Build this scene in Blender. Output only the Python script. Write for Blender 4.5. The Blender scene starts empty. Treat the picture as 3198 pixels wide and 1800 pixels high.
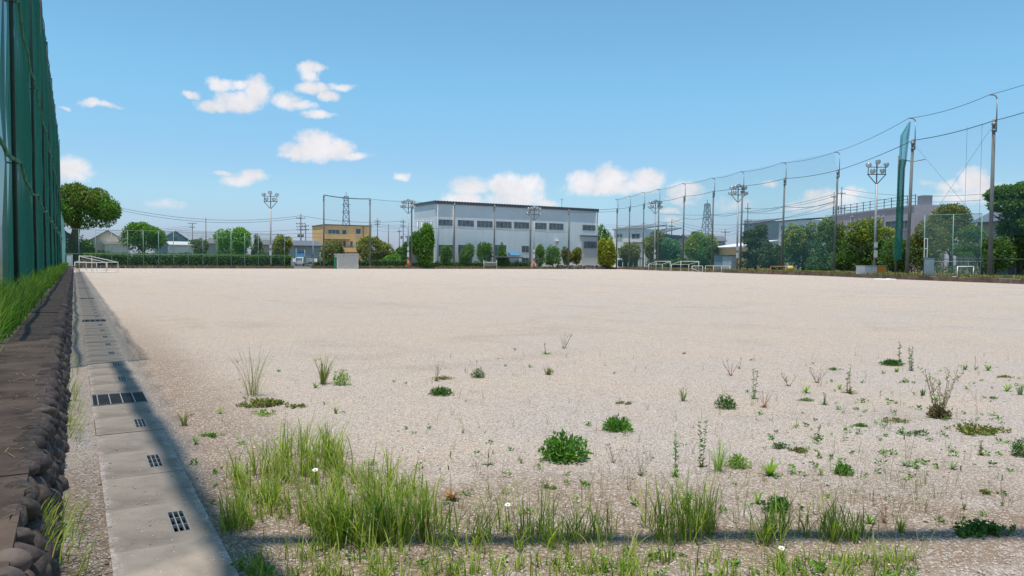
import bpy, math, random
import numpy as np
from mathutils import Vector, Matrix, Euler

sc = bpy.context.scene
col = sc.collection
R = math.radians

# ------------------------------------------------------------------ camera
FPX = 2330.0                      # focal length in pixels of the 3198 px wide photograph
CAMH = 1.6
TH, PITCH, ROLL = R(30.4), R(1.98), R(0.40)
F_ = Vector((math.sin(TH) * math.cos(PITCH), math.cos(TH) * math.cos(PITCH), -math.sin(PITCH)))
R0 = Vector((math.cos(TH), -math.sin(TH), 0))
U0 = R0.cross(F_)
RT = R0 * math.cos(ROLL) + U0 * math.sin(ROLL)
UP = U0 * math.cos(ROLL) - R0 * math.sin(ROLL)
FH = Vector((math.sin(TH), math.cos(TH), 0))
CAM = Vector((0, 0, CAMH))
cam_d = bpy.data.cameras.new('camera')
cam_d.sensor_width = 36.0
cam_d.lens = 36.0 * FPX / 3198.0
cam_d.clip_start = 0.05
cam_d.clip_end = 6000
cam = bpy.data.objects.new('camera', cam_d)
col.objects.link(cam)
m3 = Matrix((RT, UP, -F_)).transposed()
cam.matrix_world = Matrix.Translation(CAM) @ m3.to_4x4()
sc.camera = cam

# ------------------------------------------------------------------ world, sun, exposure
SHX, SHY = 0.150, 0.068           # shadow offset per metre of height
SUNV = Vector((-SHX, -SHY, 1)).normalized()
SUN_EL = math.asin(SUNV.z)
SUN_AZ = math.atan2(SUNV.x, SUNV.y)
SKY_STRENGTH = 0.124
sun_d = bpy.data.lights.new('sun', 'SUN')
sun_d.energy = 4.0
sun_d.angle = R(0.53)
sun_d.color = (1.0, 0.94, 0.86)
sun = bpy.data.objects.new('sun', sun_d)
col.objects.link(sun)
sun.rotation_euler = (-SUNV).to_track_quat('-Z', 'Y').to_euler()
sun.location = (0, 0, 60)
sc.view_settings.view_transform = 'Standard'
sc.view_settings.look = 'None'
sc.view_settings.exposure = 0.42
sc.view_settings.gamma = 1.0
sc.view_settings.use_curve_mapping = False
sc.render.engine = 'CYCLES'
sc.cycles.transparent_max_bounces = 24
sc.cycles.max_bounces = 6
sc.cycles.diffuse_bounces = 3
sc.cycles.glossy_bounces = 2
sc.cycles.transmission_bounces = 3


def ray(px, py):
    return F_ * FPX + RT * (px - 1599.0) + UP * (900.0 - py)


def dir_ae(px, py):
    r = ray(px, py).normalized()
    return math.atan2(r.x, r.y), math.asin(r.z)


def pd(px, py, d):                # point seen at a pixel, d metres ahead
    r = ray(px, py)
    return CAM + r * (d / r.dot(FH))


def pY(px, py, Y):                # point seen at a pixel, at world Y
    r = ray(px, py)
    return CAM + r * (Y / r.y)


def gp(px, py, z=0.0):            # point of the ground seen at a pixel
    r = ray(px, py)
    return CAM + r * ((z - CAMH) / r.z)


def ns(nt, t, **kw):
    n = nt.nodes.new(t)
    for k, v in kw.items():
        setattr(n, k, v)
    return n


def mth(nt, op, a, b=None, c=None, clamp=False):
    n = nt.nodes.new('ShaderNodeMath')
    n.operation = op
    n.use_clamp = clamp
    for i, v in enumerate((a, b, c)):
        if v is None:
            continue
        if isinstance(v, (int, float)):
            n.inputs[i].default_value = v
        else:
            nt.links.new(v, n.inputs[i])
    return n.outputs[0]


# clouds: (px, py, rx, ry, density) lobes of each small cumulus
CLOUDS = [
    (290, 322, 42, 16, .95), (330, 330, 50, 12, .7), (199, 336, 20, 9, .7), (603, 295, 34, 13, .95),
    (690, 264, 42, 22, 1.05), (745, 264, 50, 14, .85), (803, 290, 44, 48, 1.2), (752, 318, 74, 34, 1.2), (690, 332, 80, 24, .95), (640, 334, 26, 18, .8),
    (966, 228, 36, 34, 1.15), (990, 217, 30, 15, .9), (974, 275, 54, 20, 1.1), (1025, 297, 40, 18, 1.05), (1062, 270, 50, 12, .9),
    (898, 318, 50, 30, .95), (935, 330, 62, 16, .9), (990, 357, 54, 16, .95),
    (991, 458, 62, 46, 1.3), (936, 474, 62, 28, 1.15), (1056, 468, 56, 34, 1.25), (1105, 488, 54, 14, 1.05), (900, 486, 44, 12, .9),
    (790, 552, 50, 22, .95), (745, 568, 62, 24, .85), (706, 542, 44, 12, .7),
    (222, 535, 66, 46, 1.0), (1258, 550, 30, 14, .95),
    (1580, 580, 60, 40, 1.1), (1473, 584, 66, 32, 1.05), (1648, 588, 48, 38, 1.1), (1446, 628, 66, 28, 1.05), (1610, 625, 110, 34, .95), (1700, 636, 60, 18, .8),
    (1823, 574, 58, 36, 1.1), (1902, 562, 56, 46, 1.2), (2024, 564, 56, 36, 1.1), (1890, 592, 130, 24, .95), (1980, 584, 70, 20, .95),
    (2142, 596, 58, 32, 1.0), (2128, 628, 70, 24, .6), (2088, 662, 40, 14, .8), (2100, 690, 40, 14, .6),
    (2596, 622, 120, 38, .85), (2655, 600, 46, 24, .95), (2520, 646, 120, 28, .6), (2405, 573, 34, 14, .65),
    (2959, 580, 42, 24, .95), (3036, 570, 52, 44, 1.15), (3070, 600, 100, 34, .95), (2990, 618, 110, 28, .85), (2900, 570, 34, 10, .5),
    (520, 640, 90, 26, .5), (2290, 640, 90, 30, .5),
]


def build_world():
    w = bpy.data.worlds.new('World')
    sc.world = w
    w.use_nodes = True
    nt = w.node_tree
    nt.nodes.clear()
    out = ns(nt, 'ShaderNodeOutputWorld')
    bg = ns(nt, 'ShaderNodeBackground')
    bg.inputs[1].default_value = SKY_STRENGTH
    sky = ns(nt, 'ShaderNodeTexSky')
    sky.sky_type = 'NISHITA'
    sky.sun_disc = False
    sky.sun_elevation = SUN_EL
    sky.sun_rotation = SUN_AZ
    sky.altitude = 20
    sky.air_density = 1.0
    sky.dust_density = 0.6
    sky.ozone_density = 1.6
    tc = ns(nt, 'ShaderNodeTexCoord')
    sp = ns(nt, 'ShaderNodeSeparateXYZ')
    nt.links.new(tc.outputs['Generated'], sp.inputs[0])
    az = mth(nt, 'ARCTAN2', sp.outputs[0], sp.outputs[1])
    el = mth(nt, 'ARCSINE', sp.outputs[2])
    cb = ns(nt, 'ShaderNodeCombineXYZ')
    nt.links.new(az, cb.inputs[0])
    nt.links.new(el, cb.inputs[1])

    def noise(scale, detail, rough, off):
        n = ns(nt, 'ShaderNodeTexNoise')
        n.noise_dimensions = '3D'
        n.inputs['Scale'].default_value = scale
        n.inputs['Detail'].default_value = detail
        n.inputs['Roughness'].default_value = rough
        a = ns(nt, 'ShaderNodeVectorMath', operation='ADD')
        a.inputs[1].default_value = off
        nt.links.new(cb.outputs[0], a.inputs[0])
        nt.links.new(a.outputs[0], n.inputs['Vector'])
        return n
    # the lobes are read at a slightly wavering direction, which breaks up their outline
    wob = noise(34, 5, 0.6, (3.1, 7.7, 0))
    ws = ns(nt, 'ShaderNodeSeparateColor')
    nt.links.new(wob.outputs['Color'], ws.inputs[0])
    az2 = mth(nt, 'ADD', az, mth(nt, 'MULTIPLY', mth(nt, 'SUBTRACT', ws.outputs[0], .5), .030))
    el2 = mth(nt, 'ADD', el, mth(nt, 'MULTIPLY', mth(nt, 'SUBTRACT', ws.outputs[1], .5), .016))
    D = None
    for (x, y, rx, ry, dens) in CLOUDS:
        a0, e0 = dir_ae(x, y)
        a1, _ = dir_ae(x + rx, y)
        _, e1 = dir_ae(x, y - ry)
        ra, re = max(abs(a1 - a0), 1e-4), max(abs(e1 - e0), 1e-4)
        dx = mth(nt, 'MULTIPLY_ADD', az2, 1 / ra, -a0 / ra)
        dy = mth(nt, 'MULTIPLY_ADD', el2, 1 / re, -e0 / re)
        r2 = mth(nt, 'MULTIPLY_ADD', dx, dx, mth(nt, 'MULTIPLY', dy, dy))
        v = mth(nt, 'MULTIPLY_ADD', r2, -0.75, dens)
        D = v if D is None else mth(nt, 'SMOOTH_MAX', D, v, 0.25)
    n1 = noise(62, 9, 0.70, (0, 0, 0))
    dn = mth(nt, 'ADD', D, mth(nt, 'MULTIPLY', mth(nt, 'SUBTRACT', n1.outputs[0], .5), 1.7))
    mr = ns(nt, 'ShaderNodeMapRange')
    mr.interpolation_type = 'SMOOTHSTEP'
    mr.inputs['From Min'].default_value = -0.10
    mr.inputs['From Max'].default_value = 1.08
    mr.inputs['To Max'].default_value = 0.93
    nt.links.new(dn, mr.inputs['Value'])
    # cloud colour: brilliant thick heads, thinner greyer flanks
    n2 = noise(26, 5, 0.55, (0.0, -0.012, 4))
    tone = mth(nt, 'MULTIPLY_ADD', n2.outputs[0], 0.5, 0.70)
    cc = ns(nt, 'ShaderNodeMix', data_type='RGBA', blend_type='MULTIPLY')
    cc.inputs['Factor'].default_value = 1.0
    CW = 0.70 / SKY_STRENGTH
    cc.inputs['A'].default_value = (CW * 1.0, CW * 0.965, CW * 0.985, 1)
    tcol = ns(nt, 'ShaderNodeCombineColor')
    for i in range(3):
        nt.links.new(tone, tcol.inputs[i])
    nt.links.new(tcol.outputs[0], cc.inputs['B'])
    # clear rural summer blue: the whole dome is filtered a little towards cyan
    hs = ns(nt, 'ShaderNodeMix', data_type='RGBA', blend_type='MULTIPLY')
    hs.inputs['Factor'].default_value = 1.0
    ramp = ns(nt, 'ShaderNodeValToRGB')
    cr = ramp.color_ramp
    cr.interpolation = 'EASE'
    cr.elements[0].position, cr.elements[0].color = 0.0, (.50, .55, .89, 1)
    cr.elements[1].position, cr.elements[1].color = .24, SKY_TINT
    k = cr.elements.new(.10)
    k.color = (.63, .80, .90, 1)
    nt.links.new(sp.outputs[2], ramp.inputs[0])
    nt.links.new(ramp.outputs[0], hs.inputs['B'])
    nt.links.new(sky.outputs[0], hs.inputs['A'])
    mx = ns(nt, 'ShaderNodeMix', data_type='RGBA')
    nt.links.new(mr.outputs[0], mx.inputs['Factor'])
    nt.links.new(hs.outputs['Result'], mx.inputs['A'])
    nt.links.new(cc.outputs['Result'], mx.inputs['B'])
    nt.links.new(mx.outputs['Result'], bg.inputs[0])
    nt.links.new(bg.outputs[0], out.inputs[0])
    w.cycles.sampling_method = 'MANUAL'
    w.cycles.sample_map_resolution = 512


SKY_TINT = (.66, .985, 1.0, 1)
build_world()

# ------------------------------------------------------------------ materials
MATS = {}


def mat(name, c, rough=.85, var=.18, scale=4.0, bump=0.0, bscale=None, metal=0.0, spec=.3, c2=None, stretch=None):
    """plain surface with grain: two octaves of noise move the colour, a finer one moves the relief"""
    if name in MATS:
        return MATS[name]
    m = bpy.data.materials.new(name)
    m.use_nodes = True
    nt = m.node_tree
    p = nt.nodes['Principled BSDF']
    p.inputs['Roughness'].default_value = rough
    p.inputs['Metallic'].default_value = metal
    p.inputs['Specular IOR Level'].default_value = spec
    tc = ns(nt, 'ShaderNodeTexCoord')
    src = tc.outputs['Object']
    if stretch:
        mp = ns(nt, 'ShaderNodeMapping')
        mp.inputs['Scale'].default_value = stretch
        nt.links.new(src, mp.inputs[0])
        src = mp.outputs[0]
    n = ns(nt, 'ShaderNodeTexNoise')
    n.inputs['Scale'].default_value = scale
    n.inputs['Detail'].default_value = 6
    n.inputs['Roughness'].default_value = .62
    nt.links.new(src, n.inputs['Vector'])
    mx = ns(nt, 'ShaderNodeMix', data_type='RGBA')
    lo = [max(0, v * (1 - var)) for v in c]
    hi = list(c2) if c2 else [min(1, v * (1 + var)) for v in c]
    mx.inputs['A'].default_value = (*lo, 1)
    mx.inputs['B'].default_value = (*hi, 1)
    mr = ns(nt, 'ShaderNodeMapRange')
    mr.inputs['From Min'].default_value = .3
    mr.inputs['From Max'].default_value = .7
    nt.links.new(n.outputs[0], mr.inputs[0])
    nt.links.new(mr.outputs[0], mx.inputs['Factor'])
    nt.links.new(mx.outputs['Result'], p.inputs['Base Color'])
    if bump:
        n2 = ns(nt, 'ShaderNodeTexNoise')
        n2.inputs['Scale'].default_value = bscale or scale * 6
        n2.inputs['Detail'].default_value = 4
        nt.links.new(src, n2.inputs['Vector'])
        b = ns(nt, 'ShaderNodeBump')
        b.inputs['Strength'].default_value = bump
        b.inputs['Distance'].default_value = .02
        nt.links.new(n2.outputs[0], b.inputs['Height'])
        nt.links.new(b.outputs[0], p.inputs['Normal'])
    MATS[name] = m
    return m


def leafmat(name, c, c2, trans=.35, rough=.55, dry=None):
    """leaves and blades: each island takes its own tint between two greens, some light comes through"""
    if name in MATS:
        return MATS[name]
    m = bpy.data.materials.new(name)
    m.use_nodes = True
    nt = m.node_tree
    p = nt.nodes['Principled BSDF']
    out = nt.nodes['Material Output']
    g = ns(nt, 'ShaderNodeNewGeometry')
    ramp = ns(nt, 'ShaderNodeValToRGB')
    e = ramp.color_ramp.elements
    e[0].color = (*c, 1)
    e[1].color = (*c2, 1)
    e[1].position = .85 if dry else 1.0
    if dry:
        k = ramp.color_ramp.elements.new(.97)
        k.color = (*dry, 1)
    nt.links.new(g.outputs['Random Per Island'], ramp.inputs[0])
    nt.links.new(ramp.outputs[0], p.inputs['Base Color'])
    p.inputs['Roughness'].default_value = rough
    p.inputs['Specular IOR Level'].default_value = .25
    t = ns(nt, 'ShaderNodeBsdfTranslucent')
    br = ns(nt, 'ShaderNodeMix', data_type='RGBA', blend_type='MULTIPLY')
    br.inputs['Factor'].default_value = 1
    br.inputs['B'].default_value = (1.15, 1.25, .55, 1)
    nt.links.new(ramp.outputs[0], br.inputs['A'])
    nt.links.new(br.outputs['Result'], t.inputs[0])
    ms = ns(nt, 'ShaderNodeMixShader')
    ms.inputs[0].default_value = trans
    nt.links.new(p.outputs[0], ms.inputs[1])
    nt.links.new(t.outputs[0], ms.inputs[2])
    nt.links.new(ms.outputs[0], out.inputs[0])
    MATS[name] = m
    return m


def netmat(name, c, alpha, trans=.5, streak=None):
    """fine netting: threads too thin to resolve, so the sheet covers only a share of what is behind it"""
    if name in MATS:
        return MATS[name]
    m = bpy.data.materials.new(name)
    m.use_nodes = True
    nt = m.node_tree
    out = nt.nodes['Material Output']
    nt.nodes.remove(nt.nodes['Principled BSDF'])
    d = ns(nt, 'ShaderNodeBsdfDiffuse')
    t = ns(nt, 'ShaderNodeBsdfTranslucent')
    tr = ns(nt, 'ShaderNodeBsdfTransparent')
    tc = ns(nt, 'ShaderNodeTexCoord')
    n = ns(nt, 'ShaderNodeTexNoise')
    n.inputs['Scale'].default_value = .8
    n.inputs['Detail'].default_value = 5
    mp = ns(nt, 'ShaderNodeMapping')
    mp.inputs['Scale'].default_value = streak or (1, 1, 1)
    nt.links.new(tc.outputs['Object'], mp.inputs[0])
    nt.links.new(mp.outputs[0], n.inputs['Vector'])
    mx = ns(nt, 'ShaderNodeMix', data_type='RGBA')
    lo, hi = (.70, 1.35) if streak else (.75, 1.25)
    mx.inputs['A'].default_value = (*[v * lo for v in c], 1)
    mx.inputs['B'].default_value = (*[v * hi for v in c], 1)
    mrn = ns(nt, 'ShaderNodeMapRange')
    mrn.inputs['From Min'].default_value = .3
    mrn.inputs['From Max'].default_value = .7
    nt.links.new(n.outputs[0], mrn.inputs[0])
    nt.links.new(mrn.outputs[0], mx.inputs['Factor'])
    nt.links.new(mx.outputs['Result'], d.inputs[0])
    nt.links.new(mx.outputs['Result'], t.inputs[0])
    a = ns(nt, 'ShaderNodeMixShader')
    a.inputs[0].default_value = trans
    nt.links.new(d.outputs[0], a.inputs[1])
    nt.links.new(t.outputs[0], a.inputs[2])
    b = ns(nt, 'ShaderNodeMixShader')
    b.inputs[0].default_value = alpha
    nt.links.new(tr.outputs[0], b.inputs[1])
    nt.links.new(a.outputs[0], b.inputs[2])
    nt.links.new(b.outputs[0], out.inputs[0])
    MATS[name] = m
    return m


def glassmat():
    if 'window_glass' in MATS:
        return MATS['window_glass']
    m = mat('window_glass', (.12, .14, .15), rough=.12, var=.5, scale=.7, spec=.6)
    return m


def fieldmat():
    m = bpy.data.materials.new('sandy_gravel')
    m.use_nodes = True
    nt = m.node_tree
    p = nt.nodes['Principled BSDF']
    p.inputs['Roughness'].default_value = .95
    p.inputs['Specular IOR Level'].default_value = .1
    g = ns(nt, 'ShaderNodeNewGeometry')
    pos = g.outputs['Position']

    def noise(scale, detail=5, rough=.6, st=None):
        n = ns(nt, 'ShaderNodeTexNoise')
        n.inputs['Scale'].default_value = scale
        n.inputs['Detail'].default_value = detail
        n.inputs['Roughness'].default_value = rough
        if st:
            mp = ns(nt, 'ShaderNodeMapping')
            mp.inputs['Scale'].default_value = st
            nt.links.new(pos, mp.inputs[0])
            nt.links.new(mp.outputs[0], n.inputs['Vector'])
        else:
            nt.links.new(pos, n.inputs['Vector'])
        return n.outputs[0]

    def rng(v, a, b, lo=0, hi=1):
        r = ns(nt, 'ShaderNodeMapRange')
        r.interpolation_type = 'SMOOTHSTEP'
        for k, x in (('From Min', a), ('From Max', b), ('To Min', lo), ('To Max', hi)):
            r.inputs[k].default_value = x
        nt.links.new(v, r.inputs['Value'])
        return r.outputs[0]

    def mix(f, a, b, blend='MIX'):
        n = ns(nt, 'ShaderNodeMix', data_type='RGBA', blend_type=blend)
        for k, v in (('Factor', f), ('A', a), ('B', b)):
            if isinstance(v, tuple):
                n.inputs[k].default_value = (*v, 1)
            elif isinstance(v, (int, float)):
                n.inputs[k].default_value = v
            else:
                nt.links.new(v, n.inputs[k])
        return n.outputs['Result']
    base = mix(rng(noise(.07, 6, .6), .40, .60), GRAVEL_A, GRAVEL_B)
    base = mix(rng(noise(.55, 9, .74), .42, .70), base, GRAVEL_C)
    base = mix(mth(nt, 'MULTIPLY', rng(noise(.22, 5, .6, (1.0, .25, 1)), .54, .72), .55), base, (.345, .315, .30))
    base = mix(mth(nt, 'MULTIPLY', rng(noise(2.6, 5, .7), .52, .75), .5), base, (.37, .29, .20))
    # sinuous wheel and drag tracks, scuffed patches
    trk = mth(nt, 'ABSOLUTE', mth(nt, 'SUBTRACT', noise(.05, 3, .5), .5))
    base = mix(mth(nt, 'MULTIPLY', rng(trk, .004, .016, 1, 0), rng(noise(.9, 4), .40, .62, 0, .36)), base, (.30, .25, .21))
    trk = mth(nt, 'ABSOLUTE', mth(nt, 'SUBTRACT', noise(.16, 3, .5, (1.0, .3, 1)), .47))
    base = mix(mth(nt, 'MULTIPLY', rng(trk, .003, .02, 1, 0), rng(noise(.7, 4), .42, .62, 0, .5)), base, (.52, .45, .39))
    base = mix(rng(noise(.30, 7, .72), .56, .70, 0, .45), base, (.31, .255, .21))
    # damp brown earth beside the drain, thinning out to the right
    sx = ns(nt, 'ShaderNodeSeparateXYZ')
    nt.links.new(pos, sx.inputs[0])
    edge = mth(nt, 'ADD', sx.outputs[0], mth(nt, 'MULTIPLY', noise(1.3, 4), .9))
    soil = mth(nt, 'MULTIPLY', rng(edge, 1.45, 2.7, 1, 0), rng(sx.outputs[0], .66, .95))
    soil = mth(nt, 'MULTIPLY', soil, rng(sx.outputs[1], 9, 30, .9, .0))
    base = mix(soil, base, (.25, .165, .11))
    # front strip, where the weeds stand, is browner
    dep = mth(nt, 'ADD', mth(nt, 'MULTIPLY', sx.outputs[0], FH.x), mth(nt, 'MULTIPLY', sx.outputs[1], FH.y))
    dep = mth(nt, 'ADD', dep, mth(nt, 'MULTIPLY', noise(.9, 5), 1.6))
    front = mth(nt, 'MULTIPLY', rng(dep, 5.3, 7.4, .95, 0), rng(noise(1.7, 5), .27, .52))
    base = mix(front, base, (.27, .178, .11))
    # single grit stones
    vor = ns(nt, 'ShaderNodeTexVoronoi')
    vor.inputs['Scale'].default_value = 85
    nt.links.new(pos, vor.inputs['Vector'])
    vs = ns(nt, 'ShaderNodeSeparateColor')
    nt.links.new(vor.outputs['Color'], vs.inputs[0])
    dark = mth(nt, 'MULTIPLY', rng(vs.outputs[0], .66, .84), .55)
    base = mix(dark, base, (.17, .145, .125))
    gapm = mth(nt, 'MULTIPLY', rng(vor.outputs['Distance'], .36, .62), .60)
    base = mix(gapm, base, (.185, .155, .13))
    light = mth(nt, 'MULTIPLY', rng(vs.outputs[1], .70, .9), .6)
    base = mix(light, base, (.66, .59, .53))
    fine = noise(160, 3, .7)
    base = mix(rng(fine, .58, .75, 0, .28), base, (.19, .16, .14))
    nt.links.new(base, p.inputs['Base Color'])
    h = mth(nt, 'ADD', mth(nt, 'MULTIPLY', vor.outputs['Distance'], -1.2), fine)
    h = mth(nt, 'ADD', h, mth(nt, 'MULTIPLY', noise(9, 4), 1.2))
    b = ns(nt, 'ShaderNodeBump')
    b.inputs['Strength'].default_value = .7
    b.inputs['Distance'].default_value = .014
    nt.links.new(h, b.inputs['Height'])
    nt.links.new(b.outputs[0], p.inputs['Normal'])
    return m


GRAVEL_A, GRAVEL_B, GRAVEL_C = (.500, .428, .380), (.530, .432, .352), (.570, .450, .342)

# ------------------------------------------------------------------ mesh helpers


def tag(o, label=None, cat=None, group=None, kind=None):
    if label:
        o['label'] = label
    if cat:
        o['category'] = cat
    if group:
        o['group'] = group
    if kind:
        o['kind'] = kind
    return o


def thing(name, label, cat, loc=(0, 0, 0), rz=0.0, group=None):
    o = bpy.data.objects.new(name, None)
    o.empty_display_size = .3
    col.objects.link(o)
    o.location = loc
    o.rotation_euler = (0, 0, rz)
    return tag(o, label, cat, group)


def link(name, me, m, parent=None):
    o = bpy.data.objects.new(name, me)
    col.objects.link(o)
    if m is not None and not me.materials:
        me.materials.append(m)
    if parent is not None:
        o.parent = parent
    return o


def mesh_np(name, V, F, smooth=False):
    """V (n,3), F a list of (k, s) index arrays"""
    me = bpy.data.meshes.new(name)
    V = np.asarray(V, np.float32)
    me.vertices.add(len(V))
    me.vertices.foreach_set('co', V.ravel())
    F = [np.asarray(f, np.int32) for f in F if len(f)]
    tot = np.concatenate([np.full(len(f), f.shape[1], np.int32) for f in F])
    loops = np.concatenate([f.ravel() for f in F])
    me.loops.add(len(loops))
    me.loops.foreach_set('vertex_index', loops)
    me.polygons.add(len(tot))
    st = np.zeros(len(tot), np.int32)
    st[1:] = np.cumsum(tot)[:-1]
    me.polygons.foreach_set('loop_start', st)
    me.polygons.foreach_set('loop_total', tot)
    if smooth:
        me.polygons.foreach_set('use_smooth', np.ones(len(tot), bool))
    me.update(calc_edges=True)
    return me


class MB:
    def __init__(s):
        s.v, s.f = [], []

    def box(s, c, size, rz=0.0, taper=1.0):
        x, y, z = [k / 2 for k in size]
        ca, sa = math.cos(rz), math.sin(rz)
        n = len(s.v)
        for sz in (-1, 1):
            t = taper if sz > 0 else 1.0
            for sx, sy in ((-1, -1), (1, -1), (1, 1), (-1, 1)):
                a, b = sx * x * t, sy * y * t
                s.v.append((c[0] + a * ca - b * sa, c[1] + a * sa + b * ca, c[2] + sz * z))
        s.f += [[n + i for i in q] for q in ((3, 2, 1, 0), (4, 5, 6, 7), (0, 1, 5, 4), (1, 2, 6, 5), (2, 3, 7, 6), (3, 0, 4, 7))]
        return s

    def b2(s, lo, hi):
        return s.box([(a + b) / 2 for a, b in zip(lo, hi)], [b - a for a, b in zip(lo, hi)])

    def tube(s, p0, p1, r0, r1=None, n=8, cap=True):
        r1 = r0 if r1 is None else r1
        p0, p1 = Vector(p0), Vector(p1)
        d = (p1 - p0).normalized()
        a = d.orthogonal().normalized()
        b = d.cross(a)
        k = len(s.v)
        for p, r in ((p0, r0), (p1, r1)):
            for i in range(n):
                t = 2 * math.pi * i / n
                s.v.append(tuple(p + (a * math.cos(t) + b * math.sin(t)) * r))
        for i in range(n):
            j = (i + 1) % n
            s.f.append([k + i, k + j, k + n + j, k + n + i])
        if cap:
            s.f.append([k + i for i in range(n)][::-1])
            s.f.append([k + n + i for i in range(n)])
        return s

    def path(s, pts, r, n=6):
        for i in range(len(pts) - 1):
            ra = r[i] if isinstance(r, (list, tuple)) else r
            rb = r[i + 1] if isinstance(r, (list, tuple)) else r
            s.tube(pts[i], pts[i + 1], ra, rb, n)
        return s

    def bar(s, p0, p1, w, h=None):
        """square bar"""
        h = h or w
        p0, p1 = Vector(p0), Vector(p1)
        d = (p1 - p0).normalized()
        up = Vector((0, 0, 1)) if abs(d.z) < .95 else Vector((1, 0, 0))
        a = d.cross(up).normalized() * (w / 2)
        b = a.cross(d).normalized() * (h / 2)
        k = len(s.v)
        for p in (p0, p1):
            for q in (-a - b, a - b, a + b, -a + b):
                s.v.append(tuple(p + q))
        s.f += [[k + i for i in q] for q in ((3, 2, 1, 0), (4, 5, 6, 7), (0, 1, 5, 4), (1, 2, 6, 5), (2, 3, 7, 6), (3, 0, 4, 7))]
        return s

    def prism(s, poly, ax, lo, hi):
        """poly in the two axes other than ax, pulled along ax"""
        k, n = len(s.v), len(poly)
        for e in (lo, hi):
            for (a, b) in poly:
                s.v.append((e, a, b) if ax == 0 else (a, e, b) if ax == 1 else (a, b, e))
        s.f.append([k + i for i in range(n)])
        s.f.append([k + n + i for i in range(n)][::-1])
        for i in range(n):
            j = (i + 1) % n
            s.f.append([k + i, k + n + i, k + n + j, k + j])
        return s

    def lathe(s, prof, n=10, c=(0, 0, 0), ax=None):
        ax = Vector(ax).normalized() if ax is not None else Vector((0, 0, 1))
        a = ax.orthogonal().normalized()
        b = ax.cross(a)
        c = Vector(c)
        k = len(s.v)
        for (r, h) in prof:
            for i in range(n):
                t = 2 * math.pi * i / n
                s.v.append(tuple(c + ax * h + (a * math.cos(t) + b * math.sin(t)) * r))
        for j in range(len(prof) - 1):
            for i in range(n):
                i2 = (i + 1) % n
                s.f.append([k + j * n + i, k + j * n + i2, k + (j + 1) * n + i2, k + (j + 1) * n + i])
        s.f.append([k + i for i in range(n)][::-1])
        s.f.append([k + (len(prof) - 1) * n + i for i in range(n)])
        return s

    def mesh(s, name, smooth=False):
        me = bpy.data.meshes.new(name)
        me.from_pydata(s.v, [], s.f)
        if smooth:
            for p in me.polygons:
                p.use_smooth = True
        me.update()
        return me

    def build(s, name, m, parent=None, smooth=False):
        return link(name, s.mesh(name, smooth), m, parent)


def copy_tree(o, parent=None):
    c = o.copy()
    col.objects.link(c)
    c.parent = parent
    for ch in list(o.children):
        copy_tree(ch, c)
    return c


# -------- vegetation arrays
def blades(base, h, w, az, lean, droop, rng, seg=4):
    """tapering curved grass blades; base (n,3), the rest (n,)"""
    n = len(base)
    dx, dy = np.cos(az), np.sin(az)
    sxx, syy = -dy, dx
    V = np.zeros((n, 2 * seg + 1, 3))
    for k in range(seg + 1):
        t = k / seg
        out = h * (lean * t + droop * t ** 2.4)
        zz = h * (t - .35 * droop * t ** 3)
        cx = base[:, 0] + dx * out
        cy = base[:, 1] + dy * out
        cz = base[:, 2] + zz
        if k == seg:
            V[:, 2 * seg] = np.stack([cx, cy, cz], 1)
        else:
            ww = w * (.75 + .5 * t) * (1 - t) ** .55 * .5
            V[:, 2 * k] = np.stack([cx - sxx * ww, cy - syy * ww, cz], 1)
            V[:, 2 * k + 1] = np.stack([cx + sxx * ww, cy + syy * ww, cz], 1)
    o = (np.arange(n) * (2 * seg + 1))[:, None]
    Q = [np.concatenate([o + 2 * k, o + 2 * k + 1, o + 2 * k + 3, o + 2 * k + 2], 1) for k in range(seg - 1)]
    T = np.concatenate([o + 2 * seg - 2, o + 2 * seg - 1, o + 2 * seg], 1)
    return V.reshape(-1, 3), np.concatenate(Q), T


def leaves(p, d, L, W, rng, fold=.25):
    """pointed leaves: base p, direction d (unit), length L, width W, slightly cupped"""
    n = len(p)
    r = rng.normal(size=(n, 3))
    s = np.cross(d, r)
    s /= np.linalg.norm(s, axis=1)[:, None] + 1e-9
    nn = np.cross(s, d)
    L, W = np.asarray(L)[:, None], np.asarray(W)[:, None]
    mid = p + d * L * .45
    V = np.stack([p, mid + s * W * .5 + nn * W * fold, p + d * L - nn * L * .12, mid - s * W * .5 + nn * W * fold], 1)
    o = (np.arange(n) * 4)[:, None]
    T = np.concatenate([np.concatenate([o, o + 1, o + 2], 1), np.concatenate([o, o + 2, o + 3], 1)])
    return V.reshape(-1, 3), T


def unit(a):
    return a / (np.linalg.norm(a, axis=1)[:, None] + 1e-9)


def vnoise(p, seed):
    """cheap smooth noise from a few sines"""
    r = np.random.default_rng(seed)
    s = np.zeros(len(p))
    for i in range(7):
        k = r.normal(size=3)
        k *= (1.0 + i * .55) / np.linalg.norm(k)
        s += np.sin(p @ k + r.uniform(0, 6.28)) / (1 + .35 * i)
    return s / 2.6


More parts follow.
